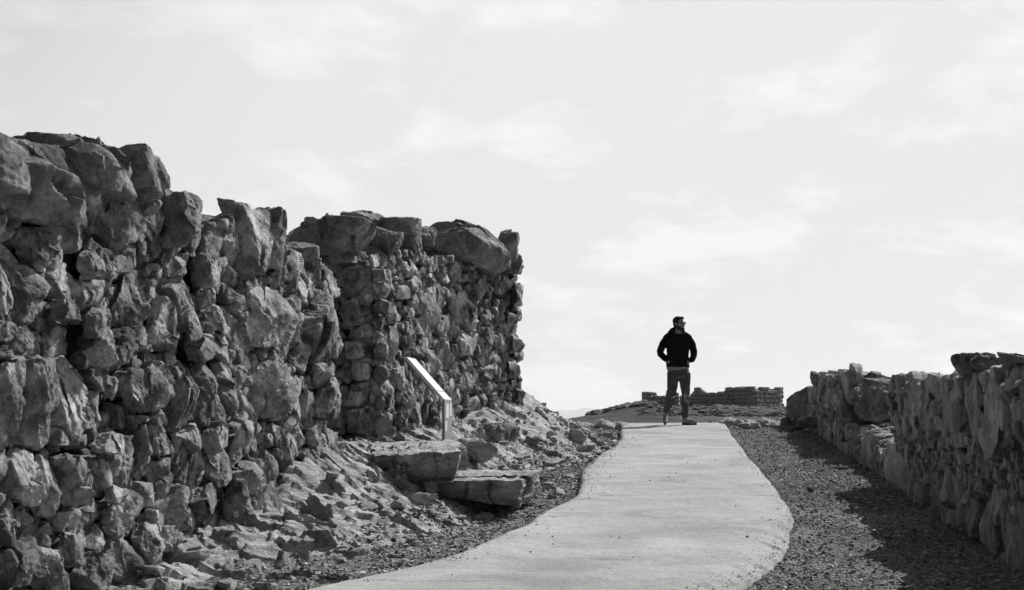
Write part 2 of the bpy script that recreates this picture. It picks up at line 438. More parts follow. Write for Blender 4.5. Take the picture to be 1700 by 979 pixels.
# ------------------------------------------------------------------ path slab
def build_path():
    ys = np.arange(2.5, 22.9, 0.018); nx = 110
    xl, xr = path_lr(ys)
    p = np.stack([ys, ys * 0, ys * 0], 1)
    xl = xl + .03 * fbm(p, 2.5, 5, 41, .62); xr = xr + .03 * fbm(p, 3, 5, 43, .62)
    u = np.linspace(0, 1, nx)
    rows = []
    XX = xl[:, None] + (xr - xl)[:, None] * u[None]
    YY = np.repeat(ys[:, None], nx, 1)
    q = np.stack([XX.ravel() * .5, YY.ravel(), np.zeros(XX.size)], 1)
    q2 = np.stack([XX.ravel(), YY.ravel(), np.zeros(XX.size)], 1)
    Z = base_z(XX.ravel(), YY.ravel())
    st = 0.0022 * fbm(q * np.array([.7, 1, 1]), 2.3, 4, 51, .65, ridged=True) + 0.010 * fbm(q2, .9, 2, 52) + .0025 * fbm(q2, 14, 2, 53)
    # transverse brushed ripples
    Z = Z + st + .0018 * fbm(q2, 45, 2, 55)
    for y0_, xa_, xb_, dd in ((14.4, -9, 9, .006), (17.9, -9, 2.6, .004), (11.05, .3, 9, .007), (12.4, 1.0, 2.0, .004), (9.2, 1.2, 2.2, .009), (9.9, -1, .9, .004), (8.45, 1.5, 2.0, .007), (7.7, -.6, .9, .006), (7.0, -1, .1, .004)):
        wob = .05 * vnoise(q2 * np.array([2.2, 0, 0]) + y0_, 5) + .02 * vnoise(q2 * np.array([9, 0, 0]) + y0_, 6)
        msk = hs(.5 + 1.6 * vnoise(q2 * np.array([3.3, 0, 0]) + y0_ * 3, 8)) * sstep(xa_, xa_ + .15, q2[:, 0]) * (1 - sstep(xb_ - .15, xb_, q2[:, 0]))
        Z = Z - dd * 1.8 * msk * np.exp(-((q2[:, 1] - y0_ - wob) / .020) ** 2)
    Z = Z.reshape(XX.shape)
    # sloping spilled shoulder on the right for the near part
    dr = (xr[:, None] - XX); shoulder = np.interp(ys, [2, 5, 7, 9.6, 10.5], [.30, .34, .26, .14, .05])[:, None]
    sh = hs(1 - dr / shoulder)
    rgh = fbm(np.stack([XX.ravel() * 3 - YY.ravel(), YY.ravel() * 3 + XX.ravel(), Z.ravel()], 1), 3.5, 4, 61, .6).reshape(XX.shape)
    Z = Z - 0.05 * sh ** 1.6 + 0.030 * sh ** .7 * rgh
    e = np.minimum(u, 1 - u)[None] * (xr - xl)[:, None]
    Z = Z - .012 * np.exp(-(e / .02) ** 2)
    # side skirts
    ln = np.stack([xl - .012 + .012 * fbm(p, 9, 2, 71), ys, Z[:, 0] - .05], 1)
    lb = np.stack([xl - .03 + .02 * fbm(p, 6, 2, 72), ys, Z[:, 0] - .17], 1)
    rn = np.stack([xr + .015 + .015 * fbm(p, 9, 2, 73), ys, Z[:, -1] - .035], 1)
    rb = np.stack([xr + .04 + .02 * fbm(p, 6, 2, 74), ys, Z[:, -1] - .17], 1)
    G = np.concatenate([lb[:, None], ln[:, None], np.stack([XX, YY, Z], 2), rn[:, None], rb[:, None]], 1)
    # far end drops down
    end = G[-1].copy(); end[:, 2] -= .2; end[:, 1] += .05
    G = np.concatenate([G, end[None]], 0)
    n0, n1 = G.shape[:2]; g = np.arange(n0 * n1).reshape(n0, n1)
    F = np.stack([g[:-1, :-1].ravel(), g[:-1, 1:].ravel(), g[1:, 1:].ravel(), g[1:, :-1].ravel()], 1)
    tag(mesh_obj('path', G.reshape(-1, 3), F, M_PATH), 'pale concrete path climbing to the crest', kind='structure')
build_path()
def path_top(x, y): return base_z(np.asarray(x, float), np.asarray(y, float))

# ------------------------------------------------------------------ bedrock skirt between the left walls and the gravel
def bed_h(x, y):
    h, q, w = mound(x, y)
    P = np.stack([x, y, x * 0], 1)
    gz = ground_z(x, y)
    # strata: tilted steps, warped
    wp = 0.35 * fbm(P, 1.1, 3, 81)
    dip = (x * 0.80 + y * 0.42 + wp)
    c = dip * 3.1; fr = c - np.floor(c)
    step = (fr ** 3) - .25
    c2 = (x * .9 - y * .25 + wp * 1.4) * 9; fr2 = c2 - np.floor(c2)
    amp = (1 - q) ** .5 * sstep(0, .05, h + .02)
    xw = x + .05 * fbm(P, 3, 3, 91); yw = y + .05 * fbm(P, 3, 3, 92)
    pl = plates(xw, yw, 1500, 5, (-3.5, 3, 4, 27), .5, 1.9, .024, .10) + plates(xw, yw, 14000, 6, (-3.5, 3, 4, 27), .7, 2.6, .011, .16)
    amp = amp * (1 - .4 * sstep(16, 18.5, y)) * (1 - .5 * sstep(.6, 1, q))
    z = gz + h + amp * (0.03 * step + .75 * pl + .10 * fbm(P, 1.4, 2, 82) + .022 * fbm(P * np.array([1, .45, 1]) , 4.5, 3, 89, .6, ridged=True) + .012 * fbm(P, 9, 3, 83, .6, ridged=True) + .006 * fbm(P, 30, 2, 84))
    edge = 0.28 * fbm(P, 1.7, 4, 85)
    z = z - .09 * sstep(.55 + edge, 1.0 + edge * .5, q) - (q >= 1) * .05 - .04 * (h < .03)
    return z
def plates(x, y, n, seed, box, rot, asp, amp, tilt):
    rg = np.random.RandomState(seed)
    S = np.stack([rg.uniform(box[0], box[1], n), rg.uniform(box[2], box[3], n)], 1)
    ca, sa = math.cos(rot), math.sin(rot); Rm = np.array([[ca, sa], [-sa * asp, ca * asp]])
    T = S @ Rm.T; Pq = np.stack([x, y], 1) @ Rm.T
    idx = np.zeros(len(x), int); order = np.argsort(y); Sy = S[:, 1]
    for ch in np.array_split(order, max(1, min(160, len(x) // 50))):
        c = np.nonzero((Sy > y[ch].min() - .9) & (Sy < y[ch].max() + .9))[0]
        d = ((Pq[ch][:, None] - T[c][None]) ** 2).sum(-1); idx[ch] = c[d.argmin(1)]
    off = rg.uniform(-1, 1, n) * amp; sl = rg.normal(size=(n, 2)) * tilt + np.array([-.18, -.11])
    return off[idx] + (x - S[idx, 0]) * sl[idx, 0] + (y - S[idx, 1]) * sl[idx, 1]
def build_bedrock():
    ys = np.concatenate([np.arange(5.2, 14, .016), np.arange(14, 26, .03)])
    us = np.linspace(0, 1, 120)
    wl = wall_line(ys)
    # smooth the jumps of the wall line for the mesh start, always behind the wall faces
    st = np.minimum(wl, np.interp(ys, [5, 11, 12, 16, 17.7, 26], [-2.5, -1.5, -1.9, -1.2, -.3, -.4])) - .25
    en = wl + np.interp(ys, my, mw) * 1.08 + .1
    XX = st[:, None] + (en - st)[:, None] * us[None]; YY = np.repeat(ys[:, None], len(us), 1)
    Z = bed_h(XX.ravel(), YY.ravel())
    # slope up behind the wall line stays level
    g = np.arange(XX.size).reshape(XX.shape)
    F = np.stack([g[:-1, :-1].ravel(), g[:-1, 1:].ravel(), g[1:, 1:].ravel(), g[1:, :-1].ravel()], 1)
    P = np.stack([XX.ravel(), YY.ravel(), Z], 1)
    jit = np.stack([fbm(P, 7, 2, 87), fbm(P, 7, 2, 88), 0 * Z], 1) * .012
    tag(mesh_obj('bedrock', P + jit, F, M_BED, ang=40), 'pale cracked bedrock shelf at the foot of the left walls', kind='structure')
build_bedrock()

# ------------------------------------------------------------------ masonry
class Face:
    def __init__(s, p0, p1, batter=0.04):
        s.p0 = np.array(p0, float); d = np.array(p1, float) - s.p0
        s.len = float(np.hypot(*d)); s.t = d / s.len
        s.n = np.array([s.t[1], -s.t[0]]); s.bat = batter
    def flip(s): s.n = -s.n; return s
    def hit(s, px, py):            # photo pixel -> (s, z) on the face
        r = ray(px, py); A = np.array([[r[0], -s.t[0]], [r[1], -s.t[1]]])
        k, u = np.linalg.solve(A, s.p0); return u, EYE + r[2] * k
    def world(s, P):               # local (s, n, z) -> world
        n = P[:, 1] - s.bat * P[:, 2]
        return np.stack([s.p0[0] + s.t[0] * P[:, 0] + s.n[0] * n, s.p0[1] + s.t[1] * P[:, 0] + s.n[1] * n, P[:, 2]], 1)

def px_size(face, st):
    w = face.world(np.array([[st[0], 0, st[1]]]))[0]
    return math.sqrt(st[2] * st[3]) * 2 * FPX / max(w[1], 1)

def fill(face, hand, s0, s1, zb, zt, seed, classes, asp=(0.7, 1.5), limit=1.0):
    """hand: ellipses (s,z,a,b); classes: list of (tries, rmin, rmax). Returns all ellipses."""
    rg = np.random.RandomState(seed)
    E = [tuple(h) for h in hand]
    for tries, r0, r1 in classes:
        arr = np.array(E) if E else np.zeros((0, 4))
        for _ in range(tries):
            u = rg.uniform(s0, s1); lo, hi = zb(u), zt(u)
            if hi - lo < .03: continue
            v = rg.uniform(lo, hi); r = rg.uniform(r0, r1); k = math.sqrt(rg.uniform(*asp))
            a, b = r * k, r / k
            if v + b * .8 > hi: continue
            if len(arr):
                q = ((arr[:, 0] - u) / (arr[:, 2] * .92 + a * .86)) ** 2 + ((arr[:, 1] - v) / (arr[:, 3] * .92 + b * .86)) ** 2
                if q.min() < 1: continue
            E.append((u, v, a, b)); arr = np.vstack([arr, [u, v, a, b]])
    return E

def cell_planes(E, i, gap=0.011, zt=None):
    s, z, a, b = E[i]; out = []
    if zt is not None: out.append((0, 1, max(zt(s) - z + .015, .04)))
    hr = np.random.RandomState(int(abs(s * 9973 + z * 7919)) % 100000)
    for k in range(7):
        an = 2 * math.pi * (k + hr.uniform(0, .75)) / 7; ux, uz = math.cos(an), math.sin(an)
        out.append((ux, uz, math.sqrt((a * ux) ** 2 + (b * uz) ** 2) * hr.uniform(1.08, 1.38)))
    A = np.array(E)
    D = np.hypot(A[:, 0] - s, A[:, 1] - z)
    for j in np.nonzero(D < 1.5 * (max(a, b) + np.maximum(A[:, 2], A[:, 3])))[0]:
        if j == i or D[j] < 1e-6: continue
        ux, uz = (A[j, 0] - s) / D[j], (A[j, 1] - z) / D[j]
        ra = math.sqrt((a * ux) ** 2 + (b * uz) ** 2); rb = math.sqrt((A[j, 2] * ux) ** 2 + (A[j, 3] * uz) ** 2)
        out.append((ux, uz, D[j] * ra / (ra + rb) * .965 - gap))
    return out

def stone_mesh(face, E, i, seed, level, prot, depth=0.9, tilt=0.35, flatface=False, rough=1.0, zt=None):
    s, z, a, b = E[i]; rg = np.random.RandomState(seed)
    c = depth * min(a, b) * rg.uniform(.8, 1.3) + .03
    pl = []
    for ux, uz, d in cell_planes(E, i, zt=zt):
        k = rg.uniform(-.05, .24) if not flatface else rg.uniform(-.05, .12)
        pl.append(((ux, k, uz), max(d, .012)))
    for _ in range(2 if flatface else 4):
        v = np.array([rg.normal() * tilt, 1, rg.normal() * tilt]); v /= np.linalg.norm(v)
        pl.append((v, c * rg.uniform(.70, 1.0) if not flatface else c * rg.uniform(.92, 1.0)))
    pl.append(((0, 1, 0), c)); pl.append(((0, -1, 0), c * 1.2 + .03))
    P, F = rock_verts(level, (a, c, b), pl, seed, half=True, rough=rough, pn=38)
    P[:, 0] += s; P[:, 2] += z; P[:, 1] += prot - c
    return face.world(P), F

def build_wall(root, jobs, mat, maxparts=300, infill=None):
    """jobs: list of (px, world verts, faces, mat). The largest become parts, the rest one stuff part."""
    jobs.sort(key=lambda j: -j[0])
    for k, (p, V, F, m) in enumerate(jobs[:maxparts]):
        mesh_obj('stone', V, F, m, root, ang=42)
    rest = jobs[maxparts:]
    if infill: rest = rest + infill
    if rest:
        off = 0; VV = []; FF = []
        for p, V, F, m in rest:
            VV.append(V); FF.append(F + off); off += len(V)
        o = mesh_obj('small_stones', np.concatenate(VV), np.concatenate(FF), rest[0][3], root, ang=42)
        o['kind'] = 'stuff'

def lvl(p):
    return 5 if p > 95 else 4 if p > 36 else 3 if p > 16 else 2

def infill_rocks(face, s0, s1, zb, zt, n, seed, r0=.025, r1=.06, nn=(-.18, -.07)):
    rg = np.random.RandomState(seed); out = []
    for k in range(n):
        u = rg.uniform(s0, s1); lo, hi = zb(u), zt(u) - .06
        if hi <= lo: continue
        v = rg.uniform(lo, hi); r = rg.uniform(r0, r1); dims = np.array([r * rg.uniform(.7, 1.5), r, r * rg.uniform(.7, 1.4)])
        pl = []
        for _ in range(9):
            w = rg.normal(size=3); w /= np.linalg.norm(w); pl.append((w, math.sqrt(((w * dims) ** 2).sum()) * rg.uniform(.7, 1)))
        for ax in range(3):
            for sg in (-1, 1):
                w = np.zeros(3); w[ax] = sg; pl.append((w, dims[ax]))
        D, F = HALF[2]
        d = D * dims; d /= np.linalg.norm(d, axis=1, keepdims=True)
        N = np.array([p[0] for p in pl]); q = np.array([p[1] for p in pl])
        rr = 1 / (np.maximum(d @ N.T, 0) / q).max(1)
        P = d * rr[:, None] * (1 + rg.normal(size=(len(d), 1)) * .03); P[:, 0] += u; P[:, 2] += v; P[:, 1] += rg.uniform(*nn)
        out.append((0, face.world(P), F, M_ROCK))
    return out

def core(face, s0, s1, zb, zt, front, back, parent, seed, name='core', topdrop=.12):
    ns = max(int((s1 - s0) / .12), 3); ss = np.linspace(s0, s1, ns); nz = 26
    lo = np.array([zb(u) for u in ss]) - .3; hi = np.array([zt(u) for u in ss]) - topdrop
    V = []
    for j in range(nz):
        f = j / (nz - 1); V.append(np.stack([ss, np.full(ns, front), lo + (hi - lo) * f], 1))
    for j in range(1, 5): V.append(np.stack([ss, np.full(ns, front + (back - front) * j / 4), hi - .01 * j], 1))
    V.append(np.stack([ss, np.full(ns, back), lo], 1))
    G = np.stack(V, 0)
    P = G.reshape(-1, 3); n = fbm(P, 5, 3, seed) * .035; P = P.copy(); P[:, 1] += n; P[:, 2] += fbm(P, 4, 3, seed + 4) * .03
    g = np.arange(len(P)).reshape(len(V), ns)
    F = [tuple(f) for f in np.stack([g[:-1, :-1].ravel(), g[:-1, 1:].ravel(), g[1:, 1:].ravel(), g[1:, :-1].ravel()], 1)]
    F.append(tuple(int(i) for i in g[:, 0])); F.append(tuple(int(i) for i in g[::-1, -1]))
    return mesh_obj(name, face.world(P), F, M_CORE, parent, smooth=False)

def boxes_to_E(face, boxes, ox, oy, k, kx=1.0, kz=1.0):
    out = []
    for (a, b, c, d) in boxes:
        x0, y0, x1, y1 = ox + a / k, oy + b / k, ox + c / k, oy + d / k
        xm, ym = (x0 + x1) / 2, (y0 + y1) / 2
        s0, _ = face.hit(x0, ym); s1, _ = face.hit(x1, ym); sm, zm = face.hit(xm, ym)
        s0, s1 = min(max(s0, -.03), face.len + .03), min(max(s1, -.03), face.len + .03)
        if abs(s1 - s0) < .05: continue
        sm = (s0 + s1) / 2; w_ = face.world(np.array([[sm, 0, 1.2]]))[0]; xm = 850 + w_[0] / w_[1] * FPX * (1 if True else 0)
        zm = face.hit(xm, ym)[1]
        _, z0 = face.hit(xm, y1); _, z1 = face.hit(xm, y0)
        out.append(((s0 + s1) / 2, zm, abs(s1 - s0) / 2 * kx, abs(z1 - z0) / 2 * kz))
    return out
def prof(face, pts):
    S = np.array([face.hit(*p) for p in pts]); o = S[:, 0].argsort(); S = S[o]
    return lambda u: float(np.interp(u, S[:, 0], S[:, 1]))
def base_of(face, off=0.0):
    def f(u):
        w = face.world(np.array([[u, .05, 0]]))[0]
        m, q, ww = mound(np.array([w[0]]), np.array([w[1]]))
        return float(ground_z(np.array([w[0]]), np.array([w[1]]))[0] + m[0] * .8 + off)
    return f

Z1 = [(100, 100, 380, 410), (0, 60, 110, 230), (325, 80, 450, 310), (0, 235, 125, 390), (0, 300, 68, 500), (445, 190, 607, 515), (600, 215, 665, 350), (640, 250, 765, 555), (750, 265, 820, 520),
      (510, 110, 700, 200), (260, 315, 445, 475), (100, 410, 390, 555), (380, 530, 450, 635), (450, 510, 530, 670), (525, 520, 635, 600), (710, 540, 800, 635),
      (0, 550, 78, 810), (60, 530, 300, 800), (285, 600, 400, 780), (380, 640, 465, 740), (240, 740, 350, 830), (240, 800, 345, 975), (335, 765, 400, 865), (520, 580, 695, 890), (430, 760, 505, 880),
      (695, 630, 835, 860), (640, 760, 765, 915), (840, 550, 885, 680), (820, 390, 885, 540), (870, 440, 970, 680), (900, 700, 960, 860), (965, 740, 1020, 910),
      (350, 865, 465, 975), (465, 890, 550, 975), (0, 815, 115, 905), (0, 910, 105, 979), (120, 840, 235, 979), (800, 860, 890, 979), (890, 850, 975, 960)]
Z2 = [(0, 20, 95, 430), (80, 60, 265, 420), (250, 100, 410, 400), (345, 210, 490, 370), (520, 110, 650, 290), (650, 150, 715, 270), (700, 100, 790, 340), (750, 80, 880, 320), (880, 100, 960, 320),
      (820, 230, 920, 320), (360, 365, 450, 455), (360, 460, 435, 570), (440, 395, 565, 580), (565, 340, 640, 520), (640, 350, 690, 470), (740, 345, 810, 430), (820, 330, 890, 430), (890, 330, 1000, 410),
      (0, 440, 75, 590), (85, 440, 175, 640), (180, 470, 235, 690), (240, 470, 310, 670), (310, 535, 420, 635), (420, 590, 490, 640), (330, 640, 420, 740), (470, 600, 590, 750), (580, 575, 650, 660),
      (650, 575, 775, 730), (620, 470, 710, 600), (710, 430, 780, 570), (770, 440, 830, 620), (830, 440, 910, 560), (920, 410, 990, 490), (915, 490, 1010, 600), (0, 600, 35, 680), (0, 690, 55, 790),
      (30, 640, 100, 770), (150, 710, 240, 820), (230, 660, 320, 745), (245, 760, 300, 900), (370, 740, 440, 840), (445, 725, 495, 775), (510, 740, 650, 850), (650, 745, 725, 840), (0, 790, 105, 960),
      (110, 800, 240, 979), (430, 820, 575, 940), (330, 840, 430, 979), (790, 580, 870, 700), (870, 600, 960, 690), (960, 600, 1050, 700), (900, 700, 990, 800)]
Z3A = [(20, 60, 205, 350), (0, 120, 60, 300), (225, 235, 365, 355), (200, 240, 262, 415), (265, 330, 385, 445), (45, 395, 230, 640), (232, 430, 308, 640), (312, 450, 415, 700), (0, 440, 60, 600),
       (270, 655, 330, 765), (80, 735, 228, 940), (330, 735, 380, 800), (340, 800, 440, 950), (240, 790, 300, 970), (415, 555, 450, 700), (400, 705, 452, 890)]

# -------- wall A : long near wall on the left
def wallA():
    y0, y1 = 3.4, 10.75
    f = Face((-2.0 + .196 * (y0 - 7.7), y0), (-2.0 + .196 * (y1 - 7.7), y1), .02)
    f.p0 = f.p0 - f.n * -.02
    root = empty('ruined_wall', (float(f.p0[0]), y0, 0), 'long high dry stone wall of rough boulders filling the left side', 'stone wall')
    top = prof(f, [(-700, 310), (-60, 285), (0, 250), (60, 246), (110, 250), (150, 238), (200, 240), (250, 262), (285, 290), (300, 310), (330, 352), (345, 365), (395, 366), (415, 352), (470, 346), (485, 380), (492, 412), (540, 425), (562, 440)])
    zb = base_of(f, -.05)
    hand = boxes_to_E(f, Z1, 0, 200, 2.447, 1.12, 1.08) + boxes_to_E(f, Z2, 0, 560, 2.336, 1.12, 1.08) + boxes_to_E(f, Z3A, 400, 320, 2.576, 1.12, 1.08)
    hand = [h for h in hand if h[0] < f.len + .1]
    nh = len(hand)
    tb = lambda u: min(top(u), 3.6)
    E = fill(f, hand, 0, f.len, zb, tb, 5, [(600, .15, .22), (900, .09, .14), (2500, .055, .085), (4500, .03, .05)])
    rg = np.random.RandomState(77); jobs = []
    for i, e in enumerate(E):
        p = px_size(f, e); big = i < nh
        pr = (rg.uniform(-.03, .06) if rg.rand() < .8 else rg.uniform(.06, .13)) if big else rg.uniform(-.08, .03)
        V, F = stone_mesh(f, E, i, 1000 + i, lvl(p), pr, tilt=.34, zt=top, depth=.6)
        if e[0] < 1.7: p *= .15
        jobs.append((p, V, F, M_ROCK))
    # cap stones further back on the wall top
    for k, (px, py, d, w, h, dp) in enumerate([(90, 308, 6.3, .35, .13, .3), (160, 272, 6.7, .22, .14, .3), (213, 275, 7.0, .14, .13, .2), (168, 292, 7.2, .18, .15, .2), (252, 298, 7.4, .20, .12, .3),
                                               (25, 300, 6.1, .30, .10, .3), (440, 380, 9.5, .2, .14, .2), (390, 382, 9.0, .2, .12, .25), (520, 425, 10.5, .2, .12, .25), (310, 350, 8.2, .16, .2, .2), (486, 402, 9.5, .25, .25, .15), (350, 362, 7.9, .2, .18, .13), (-60, 330, 5.7, .3, .1, .3)]):
        c = at(px, py, d); c[0] -= .18
        o = free_rock('stone', c, np.array([dp, w, h]), 300 + k, M_CAP, root, 4)
    build_wall(root, jobs, M_ROCK, 285, infill_rocks(f, 0, f.len, zb, tb, 1500, 8))
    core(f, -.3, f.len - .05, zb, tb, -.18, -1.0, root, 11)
wallA()

# -------- wall B : the corner block further up
Z3B1 = [(392, 312, 560, 405), (405, 408, 475, 478), (440, 408, 575, 478), (415, 478, 565, 560), (450, 562, 595, 655), (450, 655, 560, 718), (450, 722, 558, 800), (465, 805, 590, 895), (450, 900, 690, 979),
        (300, 560, 440, 640), (300, 400, 395, 470), (300, 470, 405, 550), (300, 660, 440, 740)]
Z3B2 = [(565, 310, 680, 510), (685, 395, 765, 455), (735, 270, 795, 350), (740, 350, 810, 430), (795, 300, 850, 400), (635, 550, 735, 735), (590, 515, 650, 690), (640, 500, 725, 550), (725, 475, 800, 540), (812, 400, 870, 655),
        (855, 345, 935, 520), (872, 520, 935, 620), (740, 560, 770, 660), (770, 620, 850, 710), (830, 660, 890, 800), (892, 625, 955, 760), (600, 750, 680, 940), (668, 740, 715, 830), (695, 835, 765, 910), (740, 880, 830, 979),
        (880, 830, 925, 910), (950, 790, 1010, 979)]
Z3B3 = [(925, 325, 1165, 510), (935, 455, 1065, 580), (930, 585, 1040, 695), (985, 700, 1035, 760), (965, 765, 1035, 840), (1050, 560, 1130, 640), (1000, 850, 1110, 979), (1050, 650, 1110, 730), (1060, 740, 1120, 810)]
Z3B4 = [(1158, 330, 1220, 425), (1160, 430, 1212, 500), (1150, 520, 1215, 600), (1170, 610, 1225, 690), (1150, 700, 1230, 790)]
def wallB():
    A = (-2.35, 13.0); B = (-1.33, 12.95); C = (-.57, 15.6); Eend = (.19, 17.4); Fend = (-.6, 18.2)
    root = empty('ruined_wall', (-1, 15, .6), 'shorter block of dry stone wall behind the sign with flat boulders on top', 'stone wall')
    jobs = []; inf = []
    specs = [(A, B, Z3B1, [(380, 432), (560, 432), (625, 440)], 21), (B, C, Z3B2, [(600, 440), (640, 425), (690, 415), (770, 425)], 22),
             (C, Eend, Z3B3 + Z3B4, [(700, 430), (770, 432), (866, 442), (876, 446)], 23), (Eend, Fend, [], None, 25)]
    for a, b, boxes, tp, sd in specs:
        f = Face(a, b, .03)
        zb = base_of(f, -.05)
        top = prof(f, tp) if tp else (lambda u: 3.1)
        hand = boxes_to_E(f, boxes, 400, 320, 2.576) if boxes else []
        hand = [h for h in hand if -.3 < h[0] < f.len + .3]
        nh = len(hand)
        E = fill(f, hand, -.02, f.len + .02, zb, top, sd, [(150, .14, .2), (500, .09, .13), (1500, .055, .085), (2500, .035, .05)])
        rg = np.random.RandomState(sd)
        for i, e in enumerate(E):
            p = px_size(f, e)
            if sd == 25: p *= .2
            V, F = stone_mesh(f, E, i, sd * 1000 + i, lvl(p), (rg.uniform(-.02, .06) if i < nh else rg.uniform(-.07, .02)) * (1 if sd != 24 else .3) - (.10 if sd == 25 else 0), tilt=.32 if sd != 24 else .12, zt=top, depth=.6, flatface=sd == 24)
            jobs.append((p, V, F, M_ROCK))
        inf += infill_rocks(f, 0, f.len, zb, top, 350, sd + 3)
        core(f, .02 if sd in (21, 23, 25) else .45, f.len - .02, zb, top, -.12 if sd in (21, 23) else -.10, -.5 if sd == 24 else -.7, root, sd, topdrop=.03)
    # boulders lying along the wall head:  px, py centre, depth, half sizes (x, y, z), rot
    caps = [(552, 391, 12.9, .40, .35, .17, .1, 5), (598, 368, 14.2, .30, .30, .10, 0, 4), (648, 379, 14.4, .32, .4, .11, .2, 4), (645, 400, 13.7, .16, .2, .12, 0, 4), (683, 408, 14.4, .12, .2, .14, 0, 4),
            (770, 409, 16.3, .56, .42, .26, 0, 5), (842, 415, 16.9, .13, .3, .22, 0, 4), (768, 436, 16.5, .45, .3, .10, 0, 4), (586, 430, 13.3, .14, .15, .07, 0, 4), (555, 432, 13.1, .09, .12, .07, 0, 3), (620, 425, 13.6, .12, .2, .10, 0, 3),
            (700, 395, 15.4, .18, .25, .12, 0, 4), (500, 400, 12.9, .14, .2, .17, 0, 4), (850, 440, 17.3, .15, .3, .12, 0, 3), (612, 414, 14.0, .2, .25, .10, .1, 3), (566, 430, 13.15, .16, .25, .09, .1, 3), (741, 464, 16.3, .16, .3, .14, 0, 4), (757, 452, 16.45, .22, .3, .12, 0, 4), (545, 440, 13.3, .25, .25, .07, 0, 3), (592, 440, 13.5, .2, .25, .07, .3, 3), (735, 430, 16.2, .2, .25, .1, 0, 3)]
    for k, (px, py, d, a, b, c, rz, lv) in enumerate(caps):
        free_rock('stone', at(px, py, d), np.array([a, b, c]), 410 + k, M_CAP, root, lv, rotz=rz)
    build_wall(root, jobs, M_ROCK, 280, inf)
wallB()

